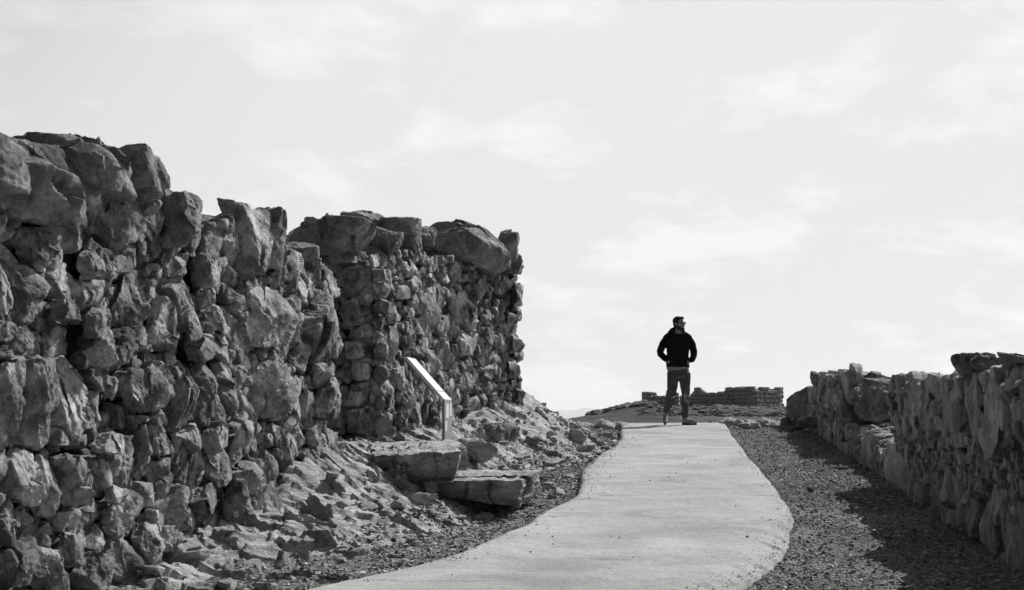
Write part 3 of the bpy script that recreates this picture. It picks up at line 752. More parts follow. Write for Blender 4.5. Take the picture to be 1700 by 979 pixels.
# -------- right wall : low, shaded, two courses
RW = lambda y: 2.9 + .135 * (y - 7.5)
def wallR():
    ya, yb = 2.4, 21.2
    f = Face((RW(ya), ya), (RW(yb), yb), .02).flip()
    S = lambda y: (y - ya) / f.t[1]
    root = empty('low_wall', (RW(ya), ya, 0), 'low shaded dry stone wall running along the right of the gravel', 'stone wall')
    gz = lambda u: float(ground_z(np.array([f.p0[0] + f.t[0] * u]), np.array([f.p0[1] + f.t[1] * u]))[0]) - .04
    toppts = prof(f, [(2300, 560), (1900, 590), (1700, 606), (1650, 606), (1600, 622), (1560, 629), (1500, 627), (1472, 628)])
    def topz(u):
        y = ya + u * f.t[1]
        if y < 12.9: return toppts(u)
        if y < 16.75: return gz(u) + .40
        return float(np.interp(y, [16.75, 17.3, 18.5, 20, 21.2], [1.72, 1.76, 1.74, 1.80, 1.66]))
    mid = lambda u: gz(u) + .50 * (1.16 - .018 * (ya + u * f.t[1]))
    rg = np.random.RandomState(5); hand = []; jobs = []
    # lower course
    u = -.1
    while u < f.len:
        w = rg.uniform(.18, .42); y = ya + u * f.t[1]
        t = min(mid(u) , topz(u)) - rg.uniform(0, .06); b = gz(u)
        if rg.rand() < .7: hand.append((u + w, (t + b) / 2, w, (t - b) / 2 * 1.02))
        else:
            m_ = b + (t - b) * rg.uniform(.4, .6)
            hand.append((u + w, (m_ + b) / 2, w, (m_ - b) / 2)); hand.append((u + w, (t + m_) / 2, w * .9, (t - m_) / 2))
        u += 2 * w * .98
    # upper course
    u = -.1
    while u < f.len:
        w = rg.uniform(.2, .45); y = ya + (u + w) * f.t[1]
        if 12.75 < y < 16.85: u += .1; continue
        t = topz(u + w); b = mid(u + w) + rg.uniform(.06, .13)
        hand.append((u + w, (t + b) / 2, w, (t - b) / 2)); u += 2 * w * .98
    nh = len(hand)
    E = fill(f, hand, 0, f.len, gz, lambda u: topz(u) - .01, 9, [(3000, .05, .08), (6000, .028, .045)], asp=(.8, 2))
    for i, e in enumerate(E):
        p = px_size(f, e)
        V, F = stone_mesh(f, E, i, 6000 + i, min(lvl(p), 5) if i < nh else min(lvl(p), 3), rg.uniform(-.01, .035) if i < nh else rg.uniform(-.045, .0), depth=.5, tilt=.10, flatface=i < nh, rough=.9, zt=topz)
        if e[0] < 2.6: p *= .15
        jobs.append((p, V, F, M_PALE))
    # rubble head of the wall and the inner stones that show in the gap
    k = 0
    for y in np.arange(3.0, 21, .3):
        for n_ in (.22, .48):
            if 12.8 < y < 16.8: zt = float(gz(S(y))) + .40
            else: zt = topz(S(y))
            c = np.array([RW(y) + n_ + rg.uniform(-.05, .05), y + rg.uniform(-.1, .1), zt - .09 + rg.uniform(-.02, .035)])
            dm = np.array([rg.uniform(.10, .17), rg.uniform(.12, .22), rg.uniform(.07, .10)])
            free_rock('stone', c, dm, 500 + k, M_PALE if y < 13 or y > 16.7 else M_CAP, root, 3 if y > 9 else 4, rotz=rg.uniform(0, 3)); k += 1
    back = [(1402, 660, 16.9, .11, .22, .26, .0), (1420, 655, 16.5, .13, .2, .15, .3), (1438, 678, 15.9, .15, .22, .17, .5), (1432, 645, 16.7, .16, .25, .12, .2), (1455, 645, 15.8, .20, .3, .12, 0), (1462, 672, 15.0, .12, .2, .2, 0), (1450, 630, 16.6, .2, .3, .06, .1),
            (1600, 606, 9.4, .14, .22, .075, .2), (1640, 608, 9.0, .15, .2, .05, .4), (1690, 602, 8.1, .15, .25, .04, .1), (1530, 626, 11.6, .18, .3, .04, .1), (1372, 640, 19.0, .12, .3, .12, .2), (1357, 632, 20.2, .14, .25, .12, .1), (1392, 640, 17.4, .15, .3, .13, .1)]
    for k2, (px, py, d, a, b, c, t_) in enumerate(back):
        free_rock('stone', at(px, py, d) + np.array([.04, 0, 0]), np.array([a, b, c]), 700 + k2, M_CAP, root, 4, tilt=t_)
    build_wall(root, jobs, M_PALE, 190, [(0, V, F, M_PALE) for _, V, F, _ in infill_rocks(f, 0, f.len, gz, topz, 700, 19, .02, .045, (-.05, .0))])
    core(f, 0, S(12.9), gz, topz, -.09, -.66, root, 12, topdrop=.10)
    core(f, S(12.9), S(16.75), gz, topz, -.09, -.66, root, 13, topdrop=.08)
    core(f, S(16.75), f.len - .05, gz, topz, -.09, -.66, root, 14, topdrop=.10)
wallR()

# ------------------------------------------------------------------ rock slabs below the sign
def slab(name, corners_top, thick, seed, label, under=.6):
    """deformed block: four top corners (near-left, near-right, far-right, far-left), undercut front"""
    c = [np.array(p, float) for p in corners_top]
    n = 46; V = []
    D, F = ICO[5]
    B = np.abs(D).max(1, keepdims=True); Cb = D / B                    # cube directions
    Cb = np.sign(Cb) * np.abs(Cb) ** .9
    u = (Cb[:, 0] + 1) / 2; v = (Cb[:, 1] + 1) / 2; w = (Cb[:, 2] + 1) / 2
    top = ((1 - u) * (1 - v))[:, None] * c[0] + (u * (1 - v))[:, None] * c[1] + (u * v)[:, None] * c[2] + ((1 - u) * v)[:, None] * c[3]
    P = top.copy(); P[:, 2] -= thick * (1 - w) * (1 - .45 * (1 - u))
    ctr = (c[0] + c[1] + c[2] + c[3]) / 4
    low = (1 - w)[:, None]
    P[:, :2] = ctr[:2] + (P[:, :2] - ctr[:2]) * (1 - (1 - under) * low ** 1.3)
    outv = P - (ctr - np.array([0, 0, thick / 2])); outv /= np.linalg.norm(outv, axis=1, keepdims=True)
    rg = np.random.RandomState(seed); S = ctr + rg.normal(size=(34, 3)) * np.array([.45, .55, .10]) - np.array([0, 0, thick * .4])
    wob = P + .08 * np.stack([vnoise(P * 6 + j * 9, seed + j) for j in range(3)], 1)
    idx = ((wob[:, None] - S[None]) ** 2).sum(-1).argmin(1)
    disp = rg.uniform(-.055, .04, 34)[idx] + ((P - S[idx]) * (rg.normal(size=(34, 3)) * .22)[idx]).sum(1) + .09 * fbm(P * np.array([1, 1, .5]), 2.6, 3, seed) + .016 * fbm(P * np.array([1, 1, 2.5]), 9, 3, seed + 2, ridged=True) + .006 * fbm(P, 40, 2, seed + 3)
    side = Cb[:, 2] < .9
    along = u + .09 * vnoise(P * 5, seed + 30); upw = w + .10 * vnoise(P * np.array([5, 5, 0]), seed + 31)
    for u0 in rg.uniform(.15, .95, 3): disp = disp - side * .030 * np.exp(-((along - u0) / .010) ** 2)
    flat = np.where(Cb[:, 2] > .98, .45, 1)
    P = P + outv * (disp * flat)[:, None]
    P[:, 2] += np.where(Cb[:, 2] > .9, .022 * fbm(P * np.array([1, .6, 1]), 12, 3, seed + 8, ridged=True), 0)
    o = mesh_obj(name, P, F, M_BED, ang=38)
    return tag(o, label, 'rock')
slab('rock_slab', [at(616, 757, 10.9), at(757, 752, 10.6), at(764, 733, 12.6), at(615, 732, 13.0)], .33, 91, 'thick flat-topped rock ledge right under the information sign', .80)
slab('rock_slab', [at(700, 801, 10.5), at(868, 799, 10.35), at(872, 783, 11.6), at(700, 782, 11.9)], .20, 92, 'lower flat rock ledge jutting over the gravel towards the path', .88)

# ------------------------------------------------------------------ loose rocks
rocks = [('boulder', 1330, 674, 21.9, (.14, .24, .35), 801, M_CAP, 'dark pointed boulder leaning at the far end of the right wall', 5, 0),
         ('rock', 1306, 698, 21.0, (.10, .12, .07), 816, M_CAP, 'small angular rock at the path side of the pointed boulder', 4, .2),
         ('rock', 1338, 700, 20.6, (.14, .15, .09), 817, M_CAP, 'squat dark rock between the pointed boulder and the wall foot', 4, .1),
         ('boulder', 1322, 704, 21.3, (.20, .25, .08), 802, M_CAP, 'flat dark rock at the foot of the pointed boulder', 4, .1),
         ('rock', 537, 897, 7.9, (.14, .12, .065), 803, M_BED, 'wedge-shaped grey rock on the bedrock near the gravel edge', 4, .1),
         ('rock', 498, 903, 7.8, (.08, .09, .05), 804, M_BED, 'small dark-faced rock just left of the wedge-shaped one', 4, 0),
         ('rock', 590, 915, 7.7, (.10, .09, .03), 805, M_BED, 'low flat rock half buried where bedrock meets gravel', 4, 0),
         ('rock', 400, 948, 7.15, (.13, .13, .045), 806, M_BED, 'broad low rock at the bottom edge near the wall foot', 4, 0),
         ('rock', 700, 826, 9.9, (.10, .07, .035), 807, M_BED, 'small pale-topped rock in the shade before the lower ledge', 4, .2),
         ('rock', 818, 727, 15.5, (.17, .2, .20), 808, M_ROCK, 'rounded split boulder leaning on the wall foot right of the sign', 4, .3),
         ('rock', 838, 722, 15.7, (.12, .2, .15), 809, M_ROCK, 'smaller upright rock beside the split boulder at the wall foot', 4, .2),
         ('rock', 790, 750, 13.4, (.14, .25, .08), 810, M_BED, 'tilted pale slab just right of the thick ledge', 4, .6),
         ('rock', 916, 768, 13.6, (.16, .12, .03), 811, M_BED, 'flat pale flake lying on the gravel near the path bend', 4, 0),
         ('rock', 958, 727, 17.2, (.12, .2, .11), 812, M_BED, 'dark-faced rock step at the path side of the bedrock', 4, .2),
         ('rock', 973, 744, 16.0, (.12, .1, .045), 813, M_BED, 'low rock nearest the path left edge below the crest', 4, 0),
         ('rock', 694, 781, 10.95, (.27, .2, .085), 815, M_CAP, 'smooth oval stone wedged under the thick ledge', 5, .25),
         ('rock', 1346, 812, 10.9, (.028, .028, .024), 814, M_CORE, 'small dark round stone alone on the sunlit right gravel', 3, 0)]
for nm, px, py, d, dm, sdn, mt, lb, lv, tl in rocks:
    c = at(px, py, d)
    tag(free_rock(nm, c, np.array(dm), sdn, mt, None, lv, rotz=(sdn % 7) * .3, tilt=tl), lb, 'rock')
# flat pale stones in a line behind the end of the path
rg = np.random.RandomState(3)
vv = []; ff = []; off = 0
for k in range(130):
    px = rg.uniform(1150, 1335) if k < 100 else rg.uniform(930, 1040); 
    dy = rg.uniform(21.8, 24.0); w = rg.uniform(.035, .12)
    x_ = (px - 850) / FPX * dy; z_ = float(ground_z(np.array([x_]), np.array([dy]))[0]) + .055
    dims = np.array([w * 1.5, w, w * .45]); D, Ff = ICO[2]
    pl = [(rg.normal(size=3), 0) for _ in range(10)]
    N = np.array([p[0] / np.linalg.norm(p[0]) for p in pl] + [np.array(v, float) for v in ((1, 0, 0), (-1, 0, 0), (0, 1, 0), (0, -1, 0), (0, 0, 1), (0, 0, -1))])
    q = np.sqrt(((N * dims) ** 2).sum(1)) * rg.uniform(.7, 1, len(N))
    d_ = D * dims; d_ /= np.linalg.norm(d_, axis=1, keepdims=True)
    pk = (d_ / (np.maximum(d_ @ N.T, 0) / q).max(1)[:, None]) @ np.array(Matrix.Rotation(rg.uniform(-.1, .8), 3, 'X') @ Matrix.Rotation(rg.normal() * .35, 3, 'Y')).T
    vv.append(pk + np.array([x_, dy, z_])); ff.append(Ff + off); off += len(D)
tag(mesh_obj('rubble', np.concatenate(vv), np.concatenate(ff), M_BED, ang=40), 'flat pale stones strewn along the crest behind the path', kind='stuff')

# broken stones lying loose on the bedrock
def loose_stones():
    rg = np.random.RandomState(31); vv = []; ff = []; off = 0; D, Ff = ICO[2]
    n = 0
    while n < 420:
        y_ = rg.uniform(6.2, 21); q_ = rg.uniform(.12, 1.15)
        wl_ = float(np.interp(y_, [4.6, 10.7, 13, 14.6, 16.2, 17.7, 26], [-2.61, -1.41, -1.33, -.86, -.33, .17, .45])); x_ = wl_ + q_ * float(np.interp(y_, my, mw))
        xl, _ = path_lr(np.array([y_]))
        if x_ > xl[0] - .08: continue
        n += 1; xa, ya_ = np.array([x_]), np.array([y_])
        z_ = max(float(bed_h(xa, ya_)[0]), float(ground_z(xa, ya_)[0])); w = .018 * (3.6 ** (rg.rand() ** 2))
        dims = np.array([w * rg.uniform(1, 1.8), w, w * rg.uniform(.45, .8)])
        N = rg.normal(size=(9, 3)); N /= np.linalg.norm(N, axis=1, keepdims=True); N = np.concatenate([N, np.eye(3), -np.eye(3)])
        q = np.sqrt(((N * dims) ** 2).sum(1)) * rg.uniform(.65, 1, len(N)); d_ = D * dims; d_ /= np.linalg.norm(d_, axis=1, keepdims=True)
        pk = (d_ / (np.maximum(d_ @ N.T, 0) / q).max(1)[:, None]) @ np.array(Matrix.Rotation(rg.uniform(0, 6.3), 3, 'Z') @ Matrix.Rotation(rg.normal() * .3, 3, 'X')).T
        vv.append(pk + np.array([x_, y_, z_ + w * .25])); ff.append(Ff + off); off += len(D)
    tag(mesh_obj('rubble', np.concatenate(vv), np.concatenate(ff), M_BED, ang=35), 'small broken stones lying loose at the foot of the left walls', kind='stuff')
loose_stones()

# ------------------------------------------------------------------ gravel and pebbles
def scatter(name, n, xr, yr, accept, zf, r0, r1, seed, mat, label, flat=.6, lift=.3):
    rg = np.random.RandomState(seed)
    x = rg.uniform(*xr, n); y = yr[0] + (yr[1] - yr[0]) * rg.rand(n) ** 1.25
    k = accept(x, y); x, y = x[k], y[k]; n = len(x)
    r = r0 * (r1 / r0) ** (rg.rand(n) ** 3.4)
    B = np.array([(1, 0, 0), (0, 1, 0), (-1, 0, 0), (0, -1, 0), (0, 0, 1), (0, 0, -1)], float)
    F0 = np.array([(0, 1, 4), (1, 2, 4), (2, 3, 4), (3, 0, 4), (1, 0, 5), (2, 1, 5), (3, 2, 5), (0, 3, 5)])
    P = B[None] * r[:, None, None] * rg.uniform(.6, 1.35, (n, 6, 1))
    P += rg.normal(size=P.shape) * r[:, None, None] * .22
    P[:, :, 2] *= flat
    a = rg.rand(n) * 6.283; ca, sa = np.cos(a), np.sin(a)
    X = P[:, :, 0] * ca[:, None] - P[:, :, 1] * sa[:, None]; Y = P[:, :, 0] * sa[:, None] + P[:, :, 1] * ca[:, None]
    P[:, :, 0] = X + x[:, None]; P[:, :, 1] = Y + y[:, None]
    P[:, :, 2] += (zf(x, y) + r * flat * lift)[:, None]
    F = (F0[None] + 6 * np.arange(n)[:, None, None]).reshape(-1, 3)
    tag(mesh_obj(name, P.reshape(-1, 3), F, mat, smooth=False), label, kind='stuff')
def gz_n(x, y):
    P = np.stack([x, y, x * 0], 1)
    return ground_z(x, y) + (0.018 * fbm(P, 1.3, 3, 3) + 0.007 * fbm(P, 9, 2, 8))
def acc_r(x, y):
    xl, xr = path_lr(y); return (x > xr + .02) & (x < RW(y) - .0) & (x < .42 * y) & (np.random.RandomState(6).rand(len(x)) < .35 + 1.1 * hs(.5 + fbm(np.stack([x * 1.3, y * .8, x * 0], 1), 1.1, 3, 44)))
def acc_l(x, y):
    xl, xr = path_lr(y); m, q, w = mound(x, y); return (x < xl - .02) & (q > .55) & (x > -.42 * y)
scatter('gravel', 270000, (-1.5, 5.2), (5.2, 23), acc_r, gz_n, .005, .021, 1, M_PEB, 'loose grey gravel right of the path')
scatter('gravel', 150000, (-3.0, 2.0), (5.2, 23), acc_l, lambda x, y: np.maximum(gz_n(x, y), bed_h(x, y)), .005, .028, 2, M_PEB, 'loose grey gravel left of the path')
def acc_p(x, y):
    xl, xr = path_lr(y); k = (x > xl + .05) & (x < xr - .05)
    return k & (np.random.RandomState(4).rand(len(x)) < .25 + .75 * np.exp(-((x - xl) / .5)))
def acc_e(x, y):
    xl, xr = path_lr(y); w = .03 + .30 * np.random.RandomState(9).rand(len(x)) ** 3
    return ((x > xl - .02) & (x < xl + w)) | ((x < xr + .02) & (x > xr - w * .7))
scatter('gravel', 90000, (-2, 3.6), (6, 22.5), acc_e, lambda x, y: path_top(x, y), .003, .009, 15, M_PEB, 'fine gravel spilled over the edges of the path', lift=.5)
scatter('pebbles', 2600, (-2, 3.6), (6, 22), acc_p, lambda x, y: path_top(x, y), .002, .011, 5, M_CORE, 'tiny dark pebbles scattered on the concrete path', lift=.9)

# ------------------------------------------------------------------ information sign (one bent plate seen nearly edge-on)
def prism(name, quad, ext, mat, parent):
    """quad: 4 points, ext: extrusion vector"""
    q = [np.array(p, float) for p in quad]; e = np.array(ext, float)
    V = q + [p + e for p in q]
    F = [(0, 1, 2, 3), (7, 6, 5, 4), (0, 4, 5, 1), (1, 5, 6, 2), (2, 6, 7, 3), (3, 7, 4, 0)]
    o = mesh_obj(name, V, F, mat, parent, smooth=False)
    b = o.modifiers.new('b', 'BEVEL'); b.width = .002; b.segments = 2
    return o
def build_sign():
    d = 13.1
    base = at(739, 742, d); bend = at(738, 663, d); topp = at(675, 592, d); 
    wv = np.array([.052, .46, 0.0])
    root = empty('information_sign', tuple(base), 'bent metal information sign with white tilted panel standing behind the rock ledge', 'sign')
    th = .028
    nx = np.array([math.cos(R(-13)), math.sin(R(-13)), 0])
    foot = base.copy(); foot[2] -= .25
    prism('post', [foot - nx * th, foot, bend, bend - nx * th + np.array([0, 0, th * .5])], wv, M_STEEL, root)
    # tilted panel, upper white board and lower white bend piece
    dirv = topp - bend; ln = np.linalg.norm(dirv); dirv /= ln
    nrm = np.array([dirv[2], 0, -dirv[0]])
    a = bend + dirv * .004
    s1 = a + dirv * .11; s2 = a + dirv * .116
    prism('bend_plate', [a - nrm * th, a, s1, s1 - nrm * th], wv, M_SIGN, root)
    pn = prism('panel', [s2 - nrm * th, s2 + nrm * .001, topp + nrm * .001, topp - nrm * th], wv, M_SIGN, root)
    prism('panel_lip', [s2 - nrm * (th + .016), s2 - nrm * (th + .004), topp - nrm * (th + .004), topp - nrm * (th + .016)], wv * .97 + 0, M_STEEL, root)
    # thin pale raised blocks on the post face
    face_o = bend + np.array([0, 0, -.02]) + nx * .0005
    for u0, u1, z0, z1 in ((.18, .55, -.02, -.16), (.70, .92, -.01, -.14), (.10, .32, -.19, -.33)):
        p = [face_o + wv * u0 + np.array([0, 0, z1]), face_o + wv * u1 + np.array([0, 0, z1]), face_o + wv * u1 + np.array([0, 0, z0]), face_o + wv * u0 + np.array([0, 0, z0])]
        V = p + [q + nx * .003 for q in p]
        F = [(3, 2, 1, 0), (4, 5, 6, 7), (0, 1, 5, 4), (1, 2, 6, 5), (2, 3, 7, 6), (3, 0, 4, 7)]
        mesh_obj('pale_plate', V, F, M_PATCH, root, smooth=False)
build_sign()

M_HILL = rock_mat('hill_rubble', 0.06, 0.15, vary=1.0)
# ------------------------------------------------------------------ far ruin
def ruin():
    D0 = 120.0
    root = empty('ruined_building', tuple(at(1180, 676, D0)), 'roofless ruin of squared stone walls on the hilltop behind the man', 'ruin')
    # top outline in photo pixels
    tp = [(1067, 648), (1089, 649), (1091, 655), (1106, 655), (1107, 645), (1112, 645), (1113, 652), (1125, 651), (1128, 655), (1144, 654), (1150, 647), (1158, 641), (1166, 645), (1171, 651), (1186, 652), (1192, 648), (1205, 646), (1208, 642), (1214, 643), (1215, 645),
          (1223, 643), (1226, 639), (1253, 639), (1254, 643), (1297, 643)]
    xs = np.array([p[0] for p in tp]); ysp = np.array([p[1] for p in tp])
    rg = np.random.RandomState(12)
    segs = [(1067, 1128, 120.0, 120.0), (1128, 1253, 121.5, 119.0), (1253, 1298, 118.6, 121.5)]
    pieces = []; V8 = np.array([(x, y, z) for z in (-1, 1) for y in (-1, 1) for x in (-1, 1)], float)
    F8 = np.array([(0, 2, 3, 1), (4, 5, 7, 6), (0, 1, 5, 4), (2, 6, 7, 3), (0, 4, 6, 2), (1, 3, 7, 5)])
    meshes = []
    for x0, x1, d0, d1 in segs:
        A = at(x0, 676, d0); B = at(x1, 676, d1); L_ = math.hypot(B[0] - A[0], B[1] - A[1]); t = (B - A)[:2] / L_
        ang = math.atan2(t[1], t[0])
        # solid core
        hh = 0.36; row = 0
        zc = min(float(base_z(np.array([p[0]]), np.array([p[1]]))[0]) for p in (A, B)) - .3
        ns = 60; ss = np.linspace(0, L_, ns); Vc = []
        for s_ in ss:
            p = A[:2] + t * s_; px = 850 + p[0] / p[1] * FPX; pyt = np.interp(px, xs, ysp)
            ztop = at(px, pyt, p[1])[2] - .12
            for off, zz in ((0.12, zc), (0.12, ztop), (.8, ztop), (.8, zc)):
                Vc.append((p[0] - t[1] * off, p[1] + t[0] * off, zz))
        Fc = []
        for i in range(ns - 1):
            for j in range(4): Fc.append((4 * i + j, 4 * i + (j + 1) % 4, 4 * i + 4 + (j + 1) % 4, 4 * i + 4 + j))
        Fc += [(0, 3, 2, 1), (4 * ns - 4, 4 * ns - 3, 4 * ns - 2, 4 * ns - 1)]
        mesh_obj('wall_core', Vc, Fc, M_RUIN, root, smooth=False)
        z = zc
        while z < 4.4:
            h = rg.uniform(.28, .44); s_ = 0.0
            while s_ < L_ - .05:
                w = min(rg.uniform(.35, .95), L_ - s_)
                p = A[:2] + t * (s_ + w / 2); px = 850 + p[0] / p[1] * FPX
                ztop = at(px, np.interp(px, xs, ysp), p[1])[2]
                if z + h * rg.uniform(.35, .9) < ztop:
                    hh = min(h, ztop - z + .05)
                    pieces.append((p[0], p[1], z + hh / 2, w / 2 * .97, .25, hh / 2 * .95, ang + rg.normal() * .02))
                s_ += w
            z += h
    pieces.sort(key=lambda q: -q[3] * q[5])
    D, F = ICO[1]
    protos = []
    for k in range(14):
        C = D / np.abs(D).max(1, keepdims=True); C = np.sign(C) * np.abs(C) ** .8
        C = C + rg.normal(size=C.shape) * .07
        me = mesh_obj('tmp', C, F, M_RUIN, smooth=False); protos.append(me.data); bpy.data.objects.remove(me)
    rest = []
    for k, (x, y, z, a, b, c, an) in enumerate(pieces):
        if k < 298:
            o = bpy.data.objects.new('stone_block', protos[k % 14]); COL.objects.link(o)
            o.parent = root; o.matrix_parent_inverse = root.matrix_basis.inverted()
            o.matrix_basis = Matrix.Translation((x + math.sin(an) * rg.uniform(-.05, .05), y + rg.uniform(-.12, .10), z)) @ Matrix.Rotation(an, 4, 'Z') @ Matrix.Diagonal((a, b, c, 1))
        else:
            co = np.empty(len(protos[0].vertices) * 3); protos[k % 14].vertices.foreach_get('co', co); co = co.reshape(-1, 3) * (a, b, c)
            ca, sa = math.cos(an), math.sin(an)
            rest.append(np.stack([co[:, 0] * ca - co[:, 1] * sa + x, co[:, 0] * sa + co[:, 1] * ca + y, co[:, 2] + z], 1))
    if rest:
        FF = np.concatenate([F + i * len(D) for i in range(len(rest))])
        o = mesh_obj('small_blocks', np.concatenate(rest), FF, M_RUIN, root, smooth=False); o['kind'] = 'stuff'
ruin()
# rubble tumbled left of and below the ruin
rg = np.random.RandomState(8); vv = []; ff = []; off = 0
for k in range(820):
    if k < 260: px = rg.uniform(985, 1075); d = 119 + rg.uniform(-6, 4); w = rg.uniform(.12, .55)
    else: px = rg.uniform(1060, 1325); d = rg.uniform(96, 118.5); w = rg.uniform(.06, .16) if k % 5 else rg.uniform(.15, .33)
    x_ = (px - 850) / FPX * d; z_ = float(base_z(np.array([x_]), np.array([d]))[0]) + w * .15
    D, Ff = ICO[1]; dims = np.array([w * 1.4, w, w * .7])
    vv.append(D * dims * (1 + rg.normal(size=(len(D), 1)) * .16) + np.array([x_, d, z_])); ff.append(Ff + off); off += len(D)
tag(mesh_obj('rubble', np.concatenate(vv), np.concatenate(ff), M_HILL, smooth=False), 'dark tumbled rubble on the hill slope around the ruin', kind='stuff')

# ------------------------------------------------------------------ the man
def tube(pts, rad, n=14, caps=True):
    """tapered elliptical tube; rad entries r or (rx, ry) ; returns V, F"""
    pts = [np.array(p, float) for p in pts]; V = []; F = []
    for i, p in enumerate(pts):
        t = pts[min(i + 1, len(pts) - 1)] - pts[max(i - 1, 0)]; t /= np.linalg.norm(t)
        up = np.array([0, 1, 0]) if abs(t[1]) < .9 else np.array([1, 0, 0])
        a = np.cross(up, t); a /= np.linalg.norm(a); b = np.cross(t, a)
        r = rad[i]; rx, ry = (r, r) if not isinstance(r, tuple) else r
        for k in range(n):
            an = 2 * math.pi * k / n
            V.append(p + a * math.cos(an) * rx + b * math.sin(an) * ry)
        if i:
            for k in range(n):
                F.append(((i - 1) * n + k, (i - 1) * n + (k + 1) % n, i * n + (k + 1) % n, i * n + k))
    for e, i0 in ((0, 0), (-1, (len(pts) - 1) * n)):
        t = pts[1] - pts[0] if e == 0 else pts[-1] - pts[-2]
        t /= np.linalg.norm(t); r = rad[e]; r = r if not isinstance(r, tuple) else min(r)
        V.append(pts[e] + (t * r * .7) * (-1 if e == 0 else 1)); c = len(V) - 1
        for k in range(n):
            a_, b_ = i0 + k, i0 + (k + 1) % n
            F.append((a_, c, b_) if e == 0 else (a_, b_, c))
    return V, F
def ball(c, r, lv=3):
    D, F = ICO[lv]; return list(D * np.array(r) + np.array(c)), [tuple(f) for f in F]
def fuse(name, pieces, mat, parent, M, voxel=.009, smooth=3, noise=0.0, nfreq=12):
    V = []; F = []
    for v, f in pieces:
        o = len(V); V += list(v); F += [tuple(i + o for i in g) for g in f]
    me = bpy.data.meshes.new(name); me.from_pydata([tuple(v) for v in V], [], F); me.update()
    ob = bpy.data.objects.new('tmp_fuse', me); COL.objects.link(ob)
    m = ob.modifiers.new('r', 'REMESH'); m.mode = 'VOXEL'; m.voxel_size = voxel
    s = ob.modifiers.new('s', 'SMOOTH'); s.iterations = smooth; s.factor = .5
    dg = bpy.context.evaluated_depsgraph_get(); dg.update()
    ev = ob.evaluated_get(dg); m2 = bpy.data.meshes.new_from_object(ev, depsgraph=dg)
    bpy.data.objects.remove(ob)
    co = np.empty(len(m2.vertices) * 3); m2.vertices.foreach_get('co', co); co = co.reshape(-1, 3)
    if noise:
        nn = np.empty(len(co) * 3); m2.vertices.foreach_get('normal', nn); nn = nn.reshape(-1, 3)
        co = co + nn * (noise * fbm(co * np.array([1, 1, 1.6]), nfreq, 3, 17, ridged=True))[:, None]
    co = co @ np.array(M.to_3x3()).T + np.array(M.translation)
    m2.vertices.foreach_set('co', co.ravel()); m2.name = name; m2.materials.clear(); m2.materials.append(mat)
    m2.polygons.foreach_set('use_smooth', np.ones(len(m2.polygons), bool)); m2.update()
    o = bpy.data.objects.new(name, m2); COL.objects.link(o)
    if parent is not None: o.parent = parent; o.matrix_parent_inverse = parent.matrix_basis.inverted()
    return o
def rotz(p, c, a):
    p = np.array(p, float) - c; ca, sa = math.cos(a), math.sin(a)
    return np.array([p[0] * ca - p[1] * sa, p[0] * sa + p[1] * ca, p[2]]) + c
